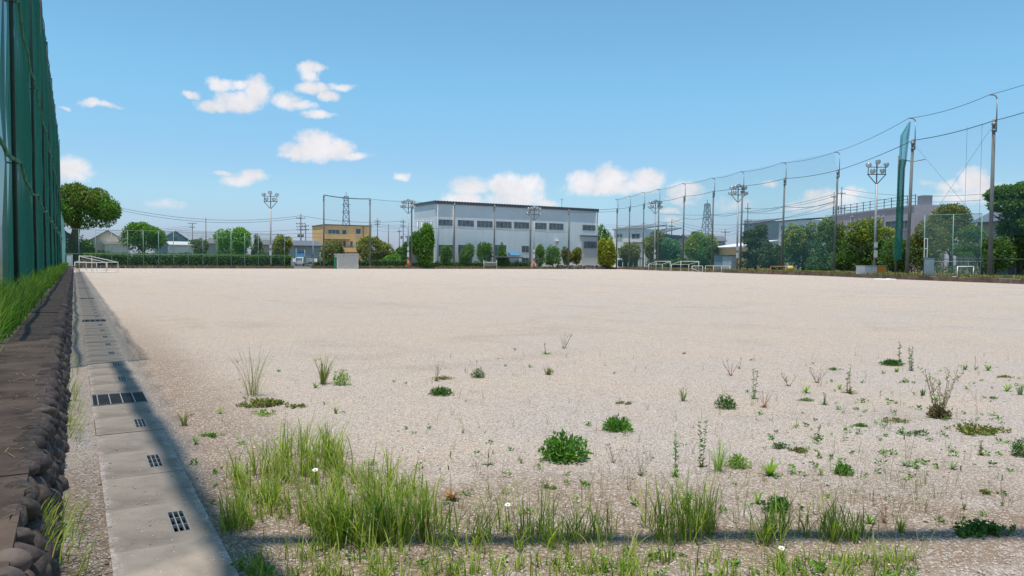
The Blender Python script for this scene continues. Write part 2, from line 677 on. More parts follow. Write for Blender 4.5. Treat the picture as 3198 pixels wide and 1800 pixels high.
def crown_mesh(name, lobes, n, leaf, seed, gap=-.55, shell=.55, flat=0.0):
    """leaf sprays through the volume of several lobes (centre, radii)"""
    rng = np.random.default_rng(seed)
    A = np.array([(r[0] * r[1] + r[0] * r[2] + r[1] * r[2]) for c, r in lobes])
    cnt = np.maximum(6, (n * A / A.sum())).astype(int)
    P, D = [], []
    for (c, r), k in zip(lobes, cnt):
        u = unit(rng.normal(size=(k, 3)))
        rad = shell + (1.04 - shell) * rng.random(k) ** .6
        lump = 1 + .16 * vnoise(u * 3.2, seed + 11)
        P.append(np.array(c) + u * np.array(r) * (rad * lump)[:, None])
        D.append(u)
    P, D = np.concatenate(P), np.concatenate(D)
    sz = np.mean([max(r) for c, r in lobes])
    keep = vnoise(P * (2.4 / max(sz, .5)) * 1.6, seed + 3) > gap
    P, D = P[keep], D[keep]
    d = unit(D * .6 + rng.normal(size=P.shape) * .75 + np.array([0, 0, .12 - flat]))
    L = leaf * rng.uniform(.6, 1.5, len(P))
    V, T = leaves(P, d, L, L * rng.uniform(.45, .8, len(P)), rng)
    return mesh_np(name, V, [T])


def lerp(a, b, t):
    return a + (b - a) * t

GZ = 0.43          # level of the land round the sunken field
YF = 152.0         # far edge of the field


EDGE = [(50, -16), (74, 39.5), (79, 50), (89.5, 68), (95, 84), (103, 107), (121.5, 152.6), (122, 153)]   # right edge of the field


def xright(y):
    return float(np.interp(y, [p[1] for p in EDGE], [p[0] for p in EDGE]))


# ------------------------------------------------------------------ ground
def sheet(name, V, F, m, kind='structure'):
    o = link(name, mesh_np(name, np.array(V, float), F), m)
    return tag(o, kind=kind)


fm = fieldmat()
from mathutils.geometry import tessellate_polygon


def poly_sheet(name, loops, z, m):
    pts = [Vector((*p, z)) for l in loops for p in l]
    tri = tessellate_polygon([[Vector((*p, z)) for p in l] for l in loops])
    F = []
    for t in tri:
        a, b, c = (pts[i] for i in t)
        F.append(t if (b - a).cross(c - a).z > 0 else t[::-1])
    return sheet(name, [tuple(p) for p in pts], [np.array(F)], m)


poly_sheet('sports_field', [[(.7012, -16)] + [(x + .2, y) for x, y in EDGE] + [(.7012, 153)]], 0, fm)
poly_sheet('gravel_path', [[(-.35, -16), (.1512, -16), (.1512, 153), (-.35, 153)]], -.002, fm)
tm = mat('dusty_ground', (.11, .105, .05), rough=.95, var=.4, scale=.35, bump=.6, bscale=6, c2=(.26, .22, .14))
inn = [(-.28, -15.5), (-.28, YF + .25), (121.6, YF + .25)] + [(x + .25, y) for x, y in EDGE[-3::-1]][:-1] + [(50.45, -15.5)]
poly_sheet('ground', [[(-3000, -3000), (3000, -3000), (3000, 3000), (-3000, 3000)], inn], GZ, tm)

poly_sheet('bounce_apron', [[(58, YF + 5.5), (136, YF + 5.5), (136, 192), (58, 192)]], GZ + .004, mat('bounce_concrete', (.40, .38, .355), var=.12, scale=.3, bump=.2, bscale=4))  # pale paving added to bounce light up onto the hall
# kerb of mossy brown edging blocks round the far and the right side
km = mat('brown_edging', (.105, .068, .048), var=.45, scale=.9, bump=.5, c2=(.24, .17, .12))
rr = random.Random(5)


def edging(name, p0, p1, label):
    mb = MB()
    p0, p1 = Vector((*p0, 0)), Vector((*p1, 0))
    L = (p1 - p0).length
    d = (p1 - p0) / L
    a = math.atan2(d.y, d.x)
    t = 0.0
    while t < L:
        w = rr.uniform(.55, 1.5)
        h = .46 + rr.uniform(-.05, .05)
        c = p0 + d * (t + w / 2)
        mb.box((c.x, c.y, h / 2 - .01), (w - .03, .24 + rr.uniform(-.03, .03), h), a + rr.uniform(-.012, .012), .93)
        t += w
    o = mb.build(name, km)
    tag(o, label, 'kerb')
    return o


edging('kerb', (0.2, YF + .12), (xright(YF) + .1, YF + .12), 'dark brown edging blocks along the far end of the field')
KL = ['farthest stretch of rusty brown edging at the right side of the field', 'rusty brown edging before the goals on the right', 'rusty brown edging before the fourth tall pole',
      'rusty brown edging before the third tall pole', 'short rusty brown edging left of the backstop screen', 'rusty brown edging at the right edge of the picture']
E2 = EDGE[-2::-1]
for i in range(len(E2) - 1):
    edging('kerb', (E2[i][0] + .12, E2[i][1]), (E2[i + 1][0] + .12, E2[i + 1][1]), KL[i])

# ------------------------------------------------------------------ cobble wall on the left
wall = thing('cobble_wall', 'low retaining wall of round river cobbles under a dirt topped kerb, left edge', 'wall', (0, 0, 0))
cobm = mat('river_cobble', (.066, .053, .049), rough=.75, var=.5, scale=3, bump=.5, bscale=18, c2=(.145, .115, .102))


def vary_stones(m):
    """every stone its own tone: grey, brown, rust or mossy"""
    nt = m.node_tree
    p = nt.nodes['Principled BSDF']
    old = p.inputs['Base Color'].links[0].from_socket
    oi, g = ns(nt, 'ShaderNodeObjectInfo'), ns(nt, 'ShaderNodeNewGeometry')
    f = mth(nt, 'FRACT', mth(nt, 'ADD', oi.outputs['Random'], g.outputs['Random Per Island']))
    r = ns(nt, 'ShaderNodeValToRGB')
    e = r.color_ramp.elements
    e[0].color, e[1].color = (.55, .50, .50, 1), (1.4, 1.3, 1.22, 1)
    for pos, c in ((.3, (.9, .85, .85, 1)), (.5, (1.15, .95, .82, 1)), (.7, (.62, .62, .58, 1))):
        k = r.color_ramp.elements.new(pos)
        k.color = c
    nt.links.new(f, r.inputs[0])
    mx = ns(nt, 'ShaderNodeMix', data_type='RGBA', blend_type='MULTIPLY')
    mx.inputs['Factor'].default_value = 1
    nt.links.new(old, mx.inputs['A'])
    nt.links.new(r.outputs[0], mx.inputs['B'])
    nt.links.new(mx.outputs['Result'], p.inputs['Base Color'])


vary_stones(cobm)
mortar = mat('wall_mortar', (.05, .04, .033), var=.35, scale=9, bump=.6, bscale=60)
mb = MB()
mb.prism([(-.19, -.05), (-.27, .435), (-.36, .435), (-.36, -.05)], 1, -15, YF)
mb.v = [(v[0], v[1], v[2]) for v in mb.v]
mb.build('wall_core', mortar, wall)


def cobble(seed, sub):
    import bmesh
    bm = bmesh.new()
    bmesh.ops.create_icosphere(bm, subdivisions=sub, radius=1.0)
    P = np.array([v.co[:] for v in bm.verts])
    lump = 1 + .10 * vnoise(P * 2.0, seed) + .05 * vnoise(P * 5, seed + 5)
    for v, l in zip(bm.verts, lump):
        v.co *= l
    me = bpy.data.meshes.new('stone')
    bm.to_mesh(me)
    bm.free()
    for p in me.polygons:
        p.use_smooth = True
    me.materials.append(cobm)
    return me


cob = [cobble(i * 7 + 1, 2) for i in range(7)]
cobq = [cobble(i * 7 + 1, 2) for i in range(4)]
cobf = [cobble(i * 7 + 1, 1) for i in range(4)]
rows = [(.050, -.150, .070), (.170, -.185, .070), (.290, -.215, .070), (.405, -.250, .060)]
near = []
for ri, (z, x, hr) in enumerate(rows):
    y = -1.0 + ri * .07
    while y < 140:
        w = rr.choice((rr.uniform(.055, .08), rr.uniform(.075, .115))) * (1.12 if ri == 3 else 1)
        near.append((y + w, x + rr.uniform(-.02, .02), z + rr.uniform(-.02, .02), w, hr * rr.uniform(.78, 1.22), rr.uniform(.06, .095) * (1.25 if ri == 3 else 1), rr.random()))
        y += 2 * w + rr.uniform(-.006, .012)
near.sort()
vis = [s for s in near if s[0] > 3.6]
one = vis[:290]
for (y, x, z, w, h, dd, q) in one:
    o = link('stone', cob[int(q * 7)], None, wall)
    o.location = (x, y, z)
    o.scale = (dd, w, h)
    o.rotation_euler = (q * 1.2 - .6, (q * 17 % 1 - .5) * .5, (q * 31 % 1 - .5) * .5)
Vq, Fq = [], []
base_me, base_far = [[(np.array([v.co[:] for v in m.vertices]), np.array([p.vertices[:] for p in m.polygons])) for m in cc_] for cc_ in (cobq, cobf)]
k = 0
for (y, x, z, w, h, dd, q) in [s for s in near if s[0] <= 3.6] + vis[290:]:
    bv, bf = (base_me if y < 26 else base_far)[int(q * 4)]
    Vq.append(bv * np.array([dd, w, h]) + np.array([x, y, z]))
    Fq.append(bf + k)
    k += len(bv)
o = link('far_stones', mesh_np('far_stones', np.concatenate(Vq), [np.concatenate(Fq)], True), cobm, wall)
o['kind'] = 'stuff'
capm = mat('packed_earth', (.060, .041, .032), rough=.95, var=.35, scale=2.2, bump=.5, bscale=30, c2=(.115, .082, .064))
y = -3.0
while y < YF:
    L = rr.uniform(2.4, 3.4)
    mb = MB().b2((-.80, y + .012, .35), (-.225, y + L - .012, .447 + rr.uniform(-.006, .006)))
    mb.build('cap_slab', capm, wall)
    y += L

# ------------------------------------------------------------------ covered drain


def slab_material():
    """weathered concrete, grit washed over its long edges"""
    m = mat('drain_concrete', (.25, .205, .165), rough=.92, var=.38, scale=1.3, bump=.45, bscale=60, c2=(.41, .345, .28))
    nt = m.node_tree
    p = nt.nodes['Principled BSDF']
    old = p.inputs['Base Color'].links[0].from_socket
    g = ns(nt, 'ShaderNodeNewGeometry')
    sx = ns(nt, 'ShaderNodeSeparateXYZ')
    nt.links.new(g.outputs['Position'], sx.inputs[0])
    n = ns(nt, 'ShaderNodeTexNoise')
    n.inputs['Scale'].default_value = 5
    n.inputs['Detail'].default_value = 8
    n.inputs['Roughness'].default_value = .7
    nt.links.new(g.outputs['Position'], n.inputs['Vector'])
    off = mth(nt, 'ABSOLUTE', mth(nt, 'SUBTRACT', sx.outputs[0], .426))
    e = mth(nt, 'ADD', off, mth(nt, 'MULTIPLY', mth(nt, 'SUBTRACT', n.outputs[0], .5), .32))
    mr = ns(nt, 'ShaderNodeMapRange')
    mr.interpolation_type = 'SMOOTHSTEP'
    mr.inputs['From Min'].default_value = .22
    mr.inputs['From Max'].default_value = .30
    nt.links.new(e, mr.inputs['Value'])
    v = ns(nt, 'ShaderNodeTexVoronoi')
    v.inputs['Scale'].default_value = 85
    nt.links.new(g.outputs['Position'], v.inputs['Vector'])
    vs = ns(nt, 'ShaderNodeSeparateColor')
    nt.links.new(v.outputs['Color'], vs.inputs[0])
    gm = ns(nt, 'ShaderNodeMix', data_type='RGBA')
    gm.inputs['A'].default_value = (.22, .185, .16, 1)
    gm.inputs['B'].default_value = (.58, .49, .43, 1)
    nt.links.new(vs.outputs[0], gm.inputs['Factor'])
    mx = ns(nt, 'ShaderNodeMix', data_type='RGBA')
    nt.links.new(mr.outputs[0], mx.inputs['Factor'])
    nt.links.new(old, mx.inputs['A'])
    nt.links.new(gm.outputs['Result'], mx.inputs['B'])
    nt.links.new(mx.outputs['Result'], p.inputs['Base Color'])
    return m


drain = thing('drain_channel', 'concrete covered drain running along the foot of the cobble wall', 'drain', (0, 0, 0))
slabm = slab_material()
steelm = mat('galvanised_grate', (.36, .35, .33), rough=.5, var=.2, scale=9, metal=.4)
darkm = mat('drain_shade', (.02, .02, .02), var=.2)
MB().b2((.10, -16, -.42), (.76, YF, -.40)).b2((.10, -16, -.40), (.148, YF, -.05)).b2((.706, -16, -.40), (.76, YF, -.05)).build('channel_trough', mat('trough_concrete', (.10, .095, .09), var=.3), drain)
SL = .785
TOP = .012


def slab_mesh(slot):
    m = MB()
    z0 = -.07
    if slot:
        a, b, c, d = .482, .578, .19, .59
        m.b2((.152, .0015, z0), (a, SL - .0015, TOP)).b2((b, .0015, z0), (.70, SL - .0015, TOP))
        m.b2((a, .0015, z0), (b, c, TOP)).b2((a, d, z0), (b, SL - .0015, TOP))
    else:
        m.b2((.152, .0015, z0), (.70, SL - .0015, TOP))
    me = m.mesh('cover_slab')
    me.materials.append(slabm)
    return me


sm0, sm1 = slab_mesh(False), slab_mesh(True)
g = MB()
for x in (.482, .512, .543, .572):
    g.b2((x, .19, TOP - .02), (x + .006, .59, TOP + .002))
for yy in (.19, .32, .455, .584):
    g.b2((.4825, yy, TOP - .019), (.5775, yy + .006, TOP + .0012))
slot_me = g.mesh('slot_grate')
slot_me.materials.append(steelm)
g = MB()
for x in (.152, .205, .325, .445, .565, .690):
    g.b2((x, .02, -.03), (x + .010, SL - .02, TOP + .002))
for yy in (.02, SL - .03):
    g.b2((.1525, yy, -.03), (.6995, yy + .010, TOP + .001))
big_frame = g.mesh('grate_frame')
big_frame.materials.append(steelm)
g = MB()
for i in range(26):
    yy = .035 + i * (SL - .07) / 26
    g.b2((.16, yy, -.03), (.692, yy + .009, TOP - .004))
big_bars = g.mesh('grate_bars')
big_bars.materials.append(mat('dark_steel', (.075, .07, .068), rough=.6, var=.3, metal=.2))
for k in range(-6, 187):
    y0 = 4.5 + SL * k
    if k % 16 == 6:
        o = link('steel_grating', big_frame, None, drain)
        o.location = (0, y0, 0)
        link('grating_bars', big_bars, None, o)
        continue
    o = link('cover_slab', sm1 if k % 2 == 0 else sm0, None, drain)
    o.location = (rr.uniform(-.004, .004), y0, rr.uniform(-.005, .003))
    o.rotation_euler = (rr.uniform(-.003, .003), rr.uniform(-.004, .004), 0)
    if k % 2 == 0:
        link('slot_grate', slot_me, None, o)

# ------------------------------------------------------------------ tall ball net on the left
NX, NH = -1.5, 16.0
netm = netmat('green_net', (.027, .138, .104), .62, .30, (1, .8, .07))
netn = netmat('unseen_shading_net', (.022, .115, .090), .36, .30)
netl = netmat('sun_tinted_net', (.22, .46, .42), .55, .5)  # the green net again, with sunlight painted in as a paler colour
polem = mat('grey_green_pole', (.10, .115, .105), rough=.6, var=.25, scale=1.5)
polec = mat('concrete_pole', (.15, .158, .152), rough=.85, var=.2, scale=.8, bump=.2)
ropem = mat('green_rope', (.03, .16, .10), rough=.8, var=.3, scale=20)
fence = thing('net_fence', 'towering dark green ball net on poles above the cobble wall, left edge', 'net', (NX, 0, GZ))
POLES = [12.2 + 11.5 * i for i in range(9)]
for i, y in enumerate(POLES):
    MB().tube((.18, y, -.2), (.12, y, NH - GZ - .15), .06, .045, 10).build('pole', mat('dark_green_pole', (.012, .04, .036), rough=.6, var=.2), fence, True)
    for z in (3.7, 7.9):
        MB().tube((.0, y, z), (.3, y, z), .03, n=6).build('bracket', polem, fence)


def net_panel(y0, y1, zt, m, seed, amp=.13, name='net_panel', parent=None):
    ny = max(8, int((y1 - y0) / .14))
    zs = np.array([.12, .8, 2.0, 3.7, 5.5, 7.9, 10, 12.5, zt]) if zt > 9 else np.array([.1, 1.5, 3.4, 5.2, zt])
    ys = np.linspace(y0, y1, ny)
    r = np.random.default_rng(seed)
    V = []
    for z in zs:
        ph = .5 * np.sin(ys * .9 + seed) + .06 * z
        tie = .35 if abs(z - 3.7) < .1 or abs(z - 7.9) < .1 or z > zt - .1 else 1.0
        x = amp * tie * np.sin(ys * 2 * np.pi / 1.15 + ph) + .4 * amp * tie * np.sin(ys * 2 * np.pi / .47 + ph * 2)
        belly = .16 * np.sin(np.pi * (ys - y0) / (y1 - y0)) * np.sin(np.pi * z / zt)
        zz = z - (.10 * np.sin(np.pi * (ys - y0) / (y1 - y0)) if z > zt - .1 else 0)
        V.append(np.stack([x + belly * .6, ys, np.full(ny, z) if np.isscalar(zz) else zz], 1))
    V = np.concatenate(V)
    F = []
    for j in range(len(zs) - 1):
        a = np.arange(ny - 1) + j * ny
        F.append(np.stack([a, a + 1, a + 1 + ny, a + ny], 1))
    return link(name, mesh_np(name, V, [np.concatenate(F)], True), m, parent)


for i in range(len(POLES) - 1):
    net_panel(POLES[i], POLES[i + 1], NH - GZ, netm, i + 1, amp=.006 if i < 1 else .12, parent=fence)
net_panel(3.4, POLES[0] - .05, NH - GZ, netn, 31, parent=fence)  # unseen panel added to half shade the near wall and drain
for z, r_ in ((3.7, .045), (7.9, .04), (NH - GZ, .03)):
    for i in range(len(POLES) - 1):
        y0, y1 = POLES[i], POLES[i + 1]
        pts = []
        for k in range(9):
            t = k / 8
            pts.append(((.30 if z < 10 else .06) + .03 * math.sin(k * 2.1 + i), lerp(y0, y1, t), z - (.30 if z < 10 else .10) * math.sin(math.pi * t)))
        MB().path(pts, r_, 6).build('rope', ropem, fence, True)

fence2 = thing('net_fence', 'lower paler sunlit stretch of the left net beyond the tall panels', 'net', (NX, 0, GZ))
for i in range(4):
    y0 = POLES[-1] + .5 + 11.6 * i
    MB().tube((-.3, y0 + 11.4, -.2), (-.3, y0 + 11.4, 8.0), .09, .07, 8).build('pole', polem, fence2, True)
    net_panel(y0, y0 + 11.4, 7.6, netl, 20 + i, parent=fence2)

# nets tied up in bundles over the near bay and over the front edge (above and behind the viewer; they throw the dark bars of shade)
ZB = 13.2


def bundle(name, p0, p1, r, label, seed, sag=.15):
    mb = MB()
    p0, p1 = Vector(p0), Vector(p1)
    L = (p1 - p0).length
    n = int(L / .35)
    q = random.Random(seed)
    pts, rs = [], []
    for i in range(n + 1):
        t = i / n
        p = p0.lerp(p1, t)
        pts.append((p.x + q.uniform(-.02, .02), p.y + q.uniform(-.02, .02), p.z - sag * math.sin(math.pi * t) + q.uniform(-.03, .03)))
        rs.append(r * q.uniform(.9, 1.1))
    mb.path(pts, rs, 8)
    o = mb.build(name, mat('bundled_net', (.03, .11, .08), var=.3, scale=8, bump=.5), None, True)
    tag(o, label, 'net')
    return o


bundle('tied_net', (NX + .27, 2.6, ZB), (NX + .06, POLES[0], ZB + .1), .105, 'rolled green net tied up under the near rope above the drain', 1)
fr0 = Vector((NX + .12, 3.6, ZB))
frd = Vector((3.92, -2.05, 0)).normalized()
bundle('tied_net', fr0, fr0 + frd * 16, .085, 'rolled green net tied up along the front rope behind the viewer', 2)
t = thing('net_pole', 'corner pole carrying the tied up nets at the near left corner', 'pole', (NX - .15, 2.45, GZ), group='poles of the left net')
MB().tube((0, 0, -.3), (0, 0, 15.4), .15, .10, 10).build('post', polec, t, True)
MB().tube((.45, .0, 12.5), (.45, .45, 12.6), .16, .18, 8).tube((.45, .45, 12.6), (.43, .95, 12.8), .18, .11, 8).build('gathered_net', MATS['bundled_net'], t, True)
e = fr0 + frd * 16
t = thing('net_pole', 'front pole at the right end of the tied up front net', 'pole', (e.x, e.y, 0))
MB().tube((0, 0, -.2), (0, 0, 15.8), .15, .10, 10).build('post', polec, t, True)

# ------------------------------------------------------------------ buildings
glass = glassmat()
alum = mat('white_aluminium', (.55, .56, .56), rough=.5, var=.08)
alug = mat('grey_aluminium', (.36, .38, .39), rough=.5, var=.1)


class House:
    """a building on a front line A to B (plan points), local x along the front, y into the depth"""

    def __init__(s, name, label, A, B, depth, H, wallm, cat='building', z0=GZ):
        s.A, s.B = Vector((A[0], A[1])), Vector((B[0], B[1]))
        d = s.B - s.A
        s.W, s.D, s.H, s.z0 = d.length, depth, H - z0, z0
        s.ang = math.atan2(d.y, d.x)
        s.t = thing(name, label, cat, (A[0], A[1], z0), s.ang)
        s.ux = d.normalized()
        s.wall = wallm

    def uv(s, px, py):
        """front wall coordinates seen at a pixel"""
        r = ray(px, py)
        n = Vector((-s.ux.y, s.ux.x))
        k = (s.A - CAM.xy).dot(n) / r.xy.dot(n)
        p = CAM + r * k
        return (p.xy - s.A).dot(s.ux), p.z - s.z0

    def win(s, u0, u1, z0, z1, n=2, fm=None, sill=True, y=0.0, name='window', bars=0, dp=.09):
        fm = fm or alum
        w = MB()
        t = .07
        w.b2((u0 - t, y - dp, z0 - t), (u1 + t, y, z0)).b2((u0 - t, y - dp, z1), (u1 + t, y, z1 + t))
        w.b2((u0 - t, y - dp, z0), (u0, y, z1)).b2((u1, y - dp, z0), (u1 + t, y, z1))
        for i in range(1, n):
            u = lerp(u0, u1, i / n)
            w.b2((u - .04, y - dp * .8, z0), (u + .04, y, z1))
        f = w.build(name, fm, s.t)
        for i in range(n):
            a, b = lerp(u0, u1, i / n) + (.04 if i else 0), lerp(u0, u1, (i + 1) / n) - (.04 if i < n - 1 else 0)
            MB().b2((a, y - dp * .35 - .006 * (i % 2), z0), (b, y - .002, z1)).build('pane', glass, f)
        if bars:
            m = MB()
            for i in range(bars):
                zz = lerp(z0, z1, (i + .5) / bars)
                m.b2((u0, y - .075, zz - .02), (u1, y - .045, zz + .02))
            m.build('window_bars', fm, f)
        if sill:
            MB().b2((u0 - .15, y - .16, z0 - .14), (u1 + .15, y, z0 - t - .003)).build('sill', fm, f)
        return f

    def winpx(s, x0, y0, x1, y1, **k):
        xm, ym = (x0 + x1) / 2, (y0 + y1) / 2
        u0, u1 = s.uv(x0, ym)[0], s.uv(x1, ym)[0]
        za, zb = s.uv(xm, y1)[1], s.uv(xm, y0)[1]
        return s.win(u0, u1, za, zb, **k)

    def box(s, name, m, lo, hi):
        return MB().b2(lo, hi).build(name, m, s.t)

    def gable(s, roofm, rise, over=.5, ax='x', eave=None):
        """gable roof; ax = direction of the ridge in local axes"""
        e = s.H if eave is None else eave
        W, D, o = s.W, s.D, over
        mb = MB()
        th = .18
        if ax == 'x':
            for (a, b) in (((-o, e - o * rise / (D / 2)), (D / 2, e + rise)), ((D + o, e - o * rise / (D / 2)), (D / 2, e + rise))):
                mb.prism([(a[0], a[1]), (b[0], b[1]), (b[0], b[1] + th), (a[0], a[1] + th)], 0, -o, W + o)
            g = MB().prism([(0.01, e), (D - .01, e), (D / 2, e + rise - .02)], 0, .005, W - .005)
        else:
            for (a, b) in (((-o, e - o * rise / (W / 2)), (W / 2, e + rise)), ((W + o, e - o * rise / (W / 2)), (W / 2, e + rise))):
                mb.prism([(a[0], a[1]), (b[0], b[1]), (b[0], b[1] + th), (a[0], a[1] + th)], 1, -o, D + o)
            g = MB().prism([(0.01, e), (W - .01, e), (W / 2, e + rise - .02)], 1, .005, D - .005)
        r = mb.build('roof', roofm, s.t)
        g.build('gable_wall', s.wall, s.t)
        return r


def shed_roof(h, m, z_front, z_back, over=.4, th=.2, y1=None):
    D = h.D if y1 is None else y1
    return MB().prism([(-over, z_front), (D + over, z_back), (D + over, z_back + th), (-over, z_front + th)], 0, -over, h.W + over).build('roof', m, h.t)


# ---- the big grey hall at the far end
gymw = mat('pale_steel_cladding', (.76, .785, .785), rough=.6, var=.05, scale=.25)
gymb = mat('eave_shade_cladding', (.62, .67, .69), rough=.55, var=.06, scale=.3)  # wall colour darkened to paint the eaves' shade on the upper band
gymr = mat('dark_roof_sheet', (.06, .07, .085), rough=.5, var=.2)
pipe = mat('white_downpipe', (.55, .55, .54), rough=.5, var=.08)
GY = 160.0
A = pY(1359, 820, GY)
B = pY(1866, 820, GY)
HG = pY(1359, 637, GY).z
gym = House('sports_hall', 'long two storey grey clad hall with ribbed roof edge beyond the far end', A, B, 12.5, HG, gymw)
W, H = gym.W, gym.H
gym.box('wall', gymw, (0, 0, 0), (W, gym.D, H - 3.0))
gym.box('upper_cladding', gymb, (0, 0, H - 3.0 + .004), (W, gym.D, H))
# vertical joints of the cladding, one panel wide
nj = 26
for i in range(nj):
    u0, u1 = W * i / nj, W * (i + 1) / nj
    MB().b2((u0 + .02, -.045, .3), (u1 - .02, -.004, H - 3.06)).build('cladding_panel', gymw, gym.t)
MB().b2((-.2, -.22, H), (W + .2, gym.D + .3, H + .16)).build('eaves_beam', mat('eaves_grey', (.16, .18, .21), rough=.6), gym.t)
MB().b2((-.1, -.20, H - .12), (W + .1, -.08, H - .004)).build('gutter', pipe, gym.t)
mb = MB()
nr = 62
for i in range(nr):
    u = -.35 + (W + .7) * (i + .5) / nr
    mb.prism([(u - .21, H + .164), (u + .21, H + .164), (u + .13, H + .80), (u - .13, H + .80)], 1, -.21, gym.D)
o = mb.build('roof_ribs', gymr, gym.t)
# upper windows
for (x0, x1, yt, yb) in [(1370, 1416, 687, 705), (1430, 1479, 689, 707)]:
    gym.winpx(x0, yt, x1, yb, n=4, fm=alug, y=-.05, sill=False, dp=.03)
for (a, b) in [(415, 632), (685, 905), (945, 1158), (1248, 1408), (1448, 1650)]:
    x0, x1 = 1400 + a * .2174, 1400 + b * .2174
    yt = lerp(687, 700, (x0 - 1370) / 380)
    gym.winpx(x0, yt, x1, yt + 19, n=4, fm=alug, y=-.05, sill=False, dp=.03)
gym.winpx(1400 + 1928 * .2174, 704, 1400 + 2112 * .2174, 720, n=3, fm=alug, y=-.05, sill=False, dp=.03)
for (a, b, c, d) in [(1056, 870, 1154, 956), (1056, 1042, 1154, 1128)]:
    gym.winpx(1400 + a * .2174, 580 + b * .2174, 1400 + c * .2174, 580 + d * .2174, n=2, fm=alug, sill=False, y=-.05, dp=.03)
for (x0, x1) in [(1370, 1414), (1431, 1478), (1491, 1519), (1545, 1580)]:
    gym.winpx(x0, 766, x1, 800, n=3, fm=alug, sill=False, y=-.05, dp=.03)
# light annex panel at the right end
u0, u1 = gym.uv(1812, 760)[0], gym.uv(1862, 760)[0]
zt = gym.uv(1836, 739)[1]
gym.box('annex_wall', mat('white_board', (.56, .55, .54), rough=.7, var=.06), (u0, -.62, 0), (u1, -.05, zt))
gym.box('annex_roof', gymr, (u0 - .2, -.9, zt + .003), (u1 + .2, -.05, zt + .22))
ua, za = gym.uv(1819, 776)
ub, zb = gym.uv(1859, 756)
gym.win(ua, ub, za, zb, n=2, fm=alug, y=-.62)
for x in (1366, 1414, 1542, 1656, 1776, 1860):
    u = gym.uv(x, 760)[0]
    MB().tube((u, -.14, 0), (u, -.14, H - .15), .09, n=8).build('downpipe', pipe, gym.t, True)
# left flank: vent stacks on the side wall
for i in range(4):
    yy = 1.8 + i * 2.7
    MB().tube((-.25, yy, 5.5), (-.25, yy, H - 4.2 + i * .12), .16, n=8).tube((-.25, yy, H - 4.2 + i * .12), (-.04, yy, H - 3.9 + i * .12), .16, n=8).build('vent_stack', pipe, gym.t, True)
MB().b2((-3.4, 1.0, 0), (-.05, 9.0, 7.0)).build('side_annex', mat('slate_wall', (.17, .19, .22), rough=.7), gym.t)
MB().b2((-3.7, .6, 7.003), (-.05, 9.3, 7.25)).build('side_annex_roof', gymr, gym.t)
MB().tube((W * .84, 6, H + .15), (W * .84, 6, H + 3.6), .05).tube((W * .84 - .7, 6, H + 3.4), (W * .84 + .7, 6, H + 3.4), .035).build('roof_aerial', gymr, gym.t)
u = gym.uv(1737, 780)[0]
zv = gym.uv(1737, 752)[1]
MB().tube((u, -.5, 2), (u, -.5, zv - .5), .22, n=10).tube((u, -.5, zv - .5), (u, -.5, zv + .2), .42, n=10).build('flue', pipe, gym.t, True)
u0, z1 = gym.uv(1586, 788)
u1, _ = gym.uv(1610, 788)
MB().prism([(-1.6, z1 - .9), (-.05, z1), (-.05, z1 + .12), (-1.6, z1 - .78)], 0, u0, u1 + .6).build('blue_awning', mat('blue_sheet', (.06, .20, .33), rough=.5), gym.t)

# ---- orange apartment house
orw = mat('orange_render', (.84, .52, .23), rough=.85, var=.08, scale=.6)
orb = mat('ochre_balcony', (.86, .52, .21), rough=.85, var=.08, scale=.8)
A, B = pY(1014, 800, 196), pY(1160, 800, 196)
ap = House('apartment_house', 'orange rendered three storey apartment house behind the pale storage shed', A, B, 12, pY(1090, 706, 196).z, orw)
ap.box('wall', orw, (0, 0, 0), (ap.W, ap.D, ap.H))
ap.box('parapet', mat('brown_trim', (.23, .13, .08)), (-.15, -.15, ap.H + .003), (ap.W + .15, ap.D, ap.H + .28))
z3 = 580 + 0 * .1941
f3 = lambda x, y: (1000 + x * .1941, 580 + y * .1941)
for (a, b, c, d, n) in [(128, 712, 308, 778, 3), (356, 718, 420, 785, 1), (572, 698, 650, 780, 1)]:
    x0, y0 = f3(a, b)
    x1, y1 = f3(c, d)
    ap.winpx(x0, y0, x1, y1, n=n)
for (a, b, c, d) in [(370, 895, 408, 985), (482, 895, 522, 985), (572, 900, 615, 985)]:
    x0, y0 = f3(a, b)
    x1, y1 = f3(c, d)
    ap.winpx(x0, y0, x1, y1, n=1, sill=False)


def balcony(h, x0, y0, x1, y1, m, out=1.4):
    u0, zt = h.uv(x0, y0)
    u1, zb = h.uv(x1, y1)
    b = MB().b2((u0, -out, zb), (u1, -out + .15, zt)).b2((u0, -out + .15, zb), (u0 + .15, -.01, zt)).b2((u1 - .15, -out + .15, zb), (u1, -.01, zt)).build('balcony', m, h.t)
    MB().b2((u0, -out + .004, zb - .22), (u1, -.01, zb - .004)).build('balcony_floor', mat('brown_trim', (.23, .13, .08)), b)


balcony(ap, *f3(72, 790), *f3(455, 868), orb)
balcony(ap, *f3(290, 1000), *f3(625, 1070), orb)
MB().tube((ap.uv(1134, 720)[0], -.12, 0), (ap.uv(1134, 720)[0], -.12, ap.H), .1, n=8).build('downpipe', mat('brown_trim', (.23, .13, .08)), ap.t)

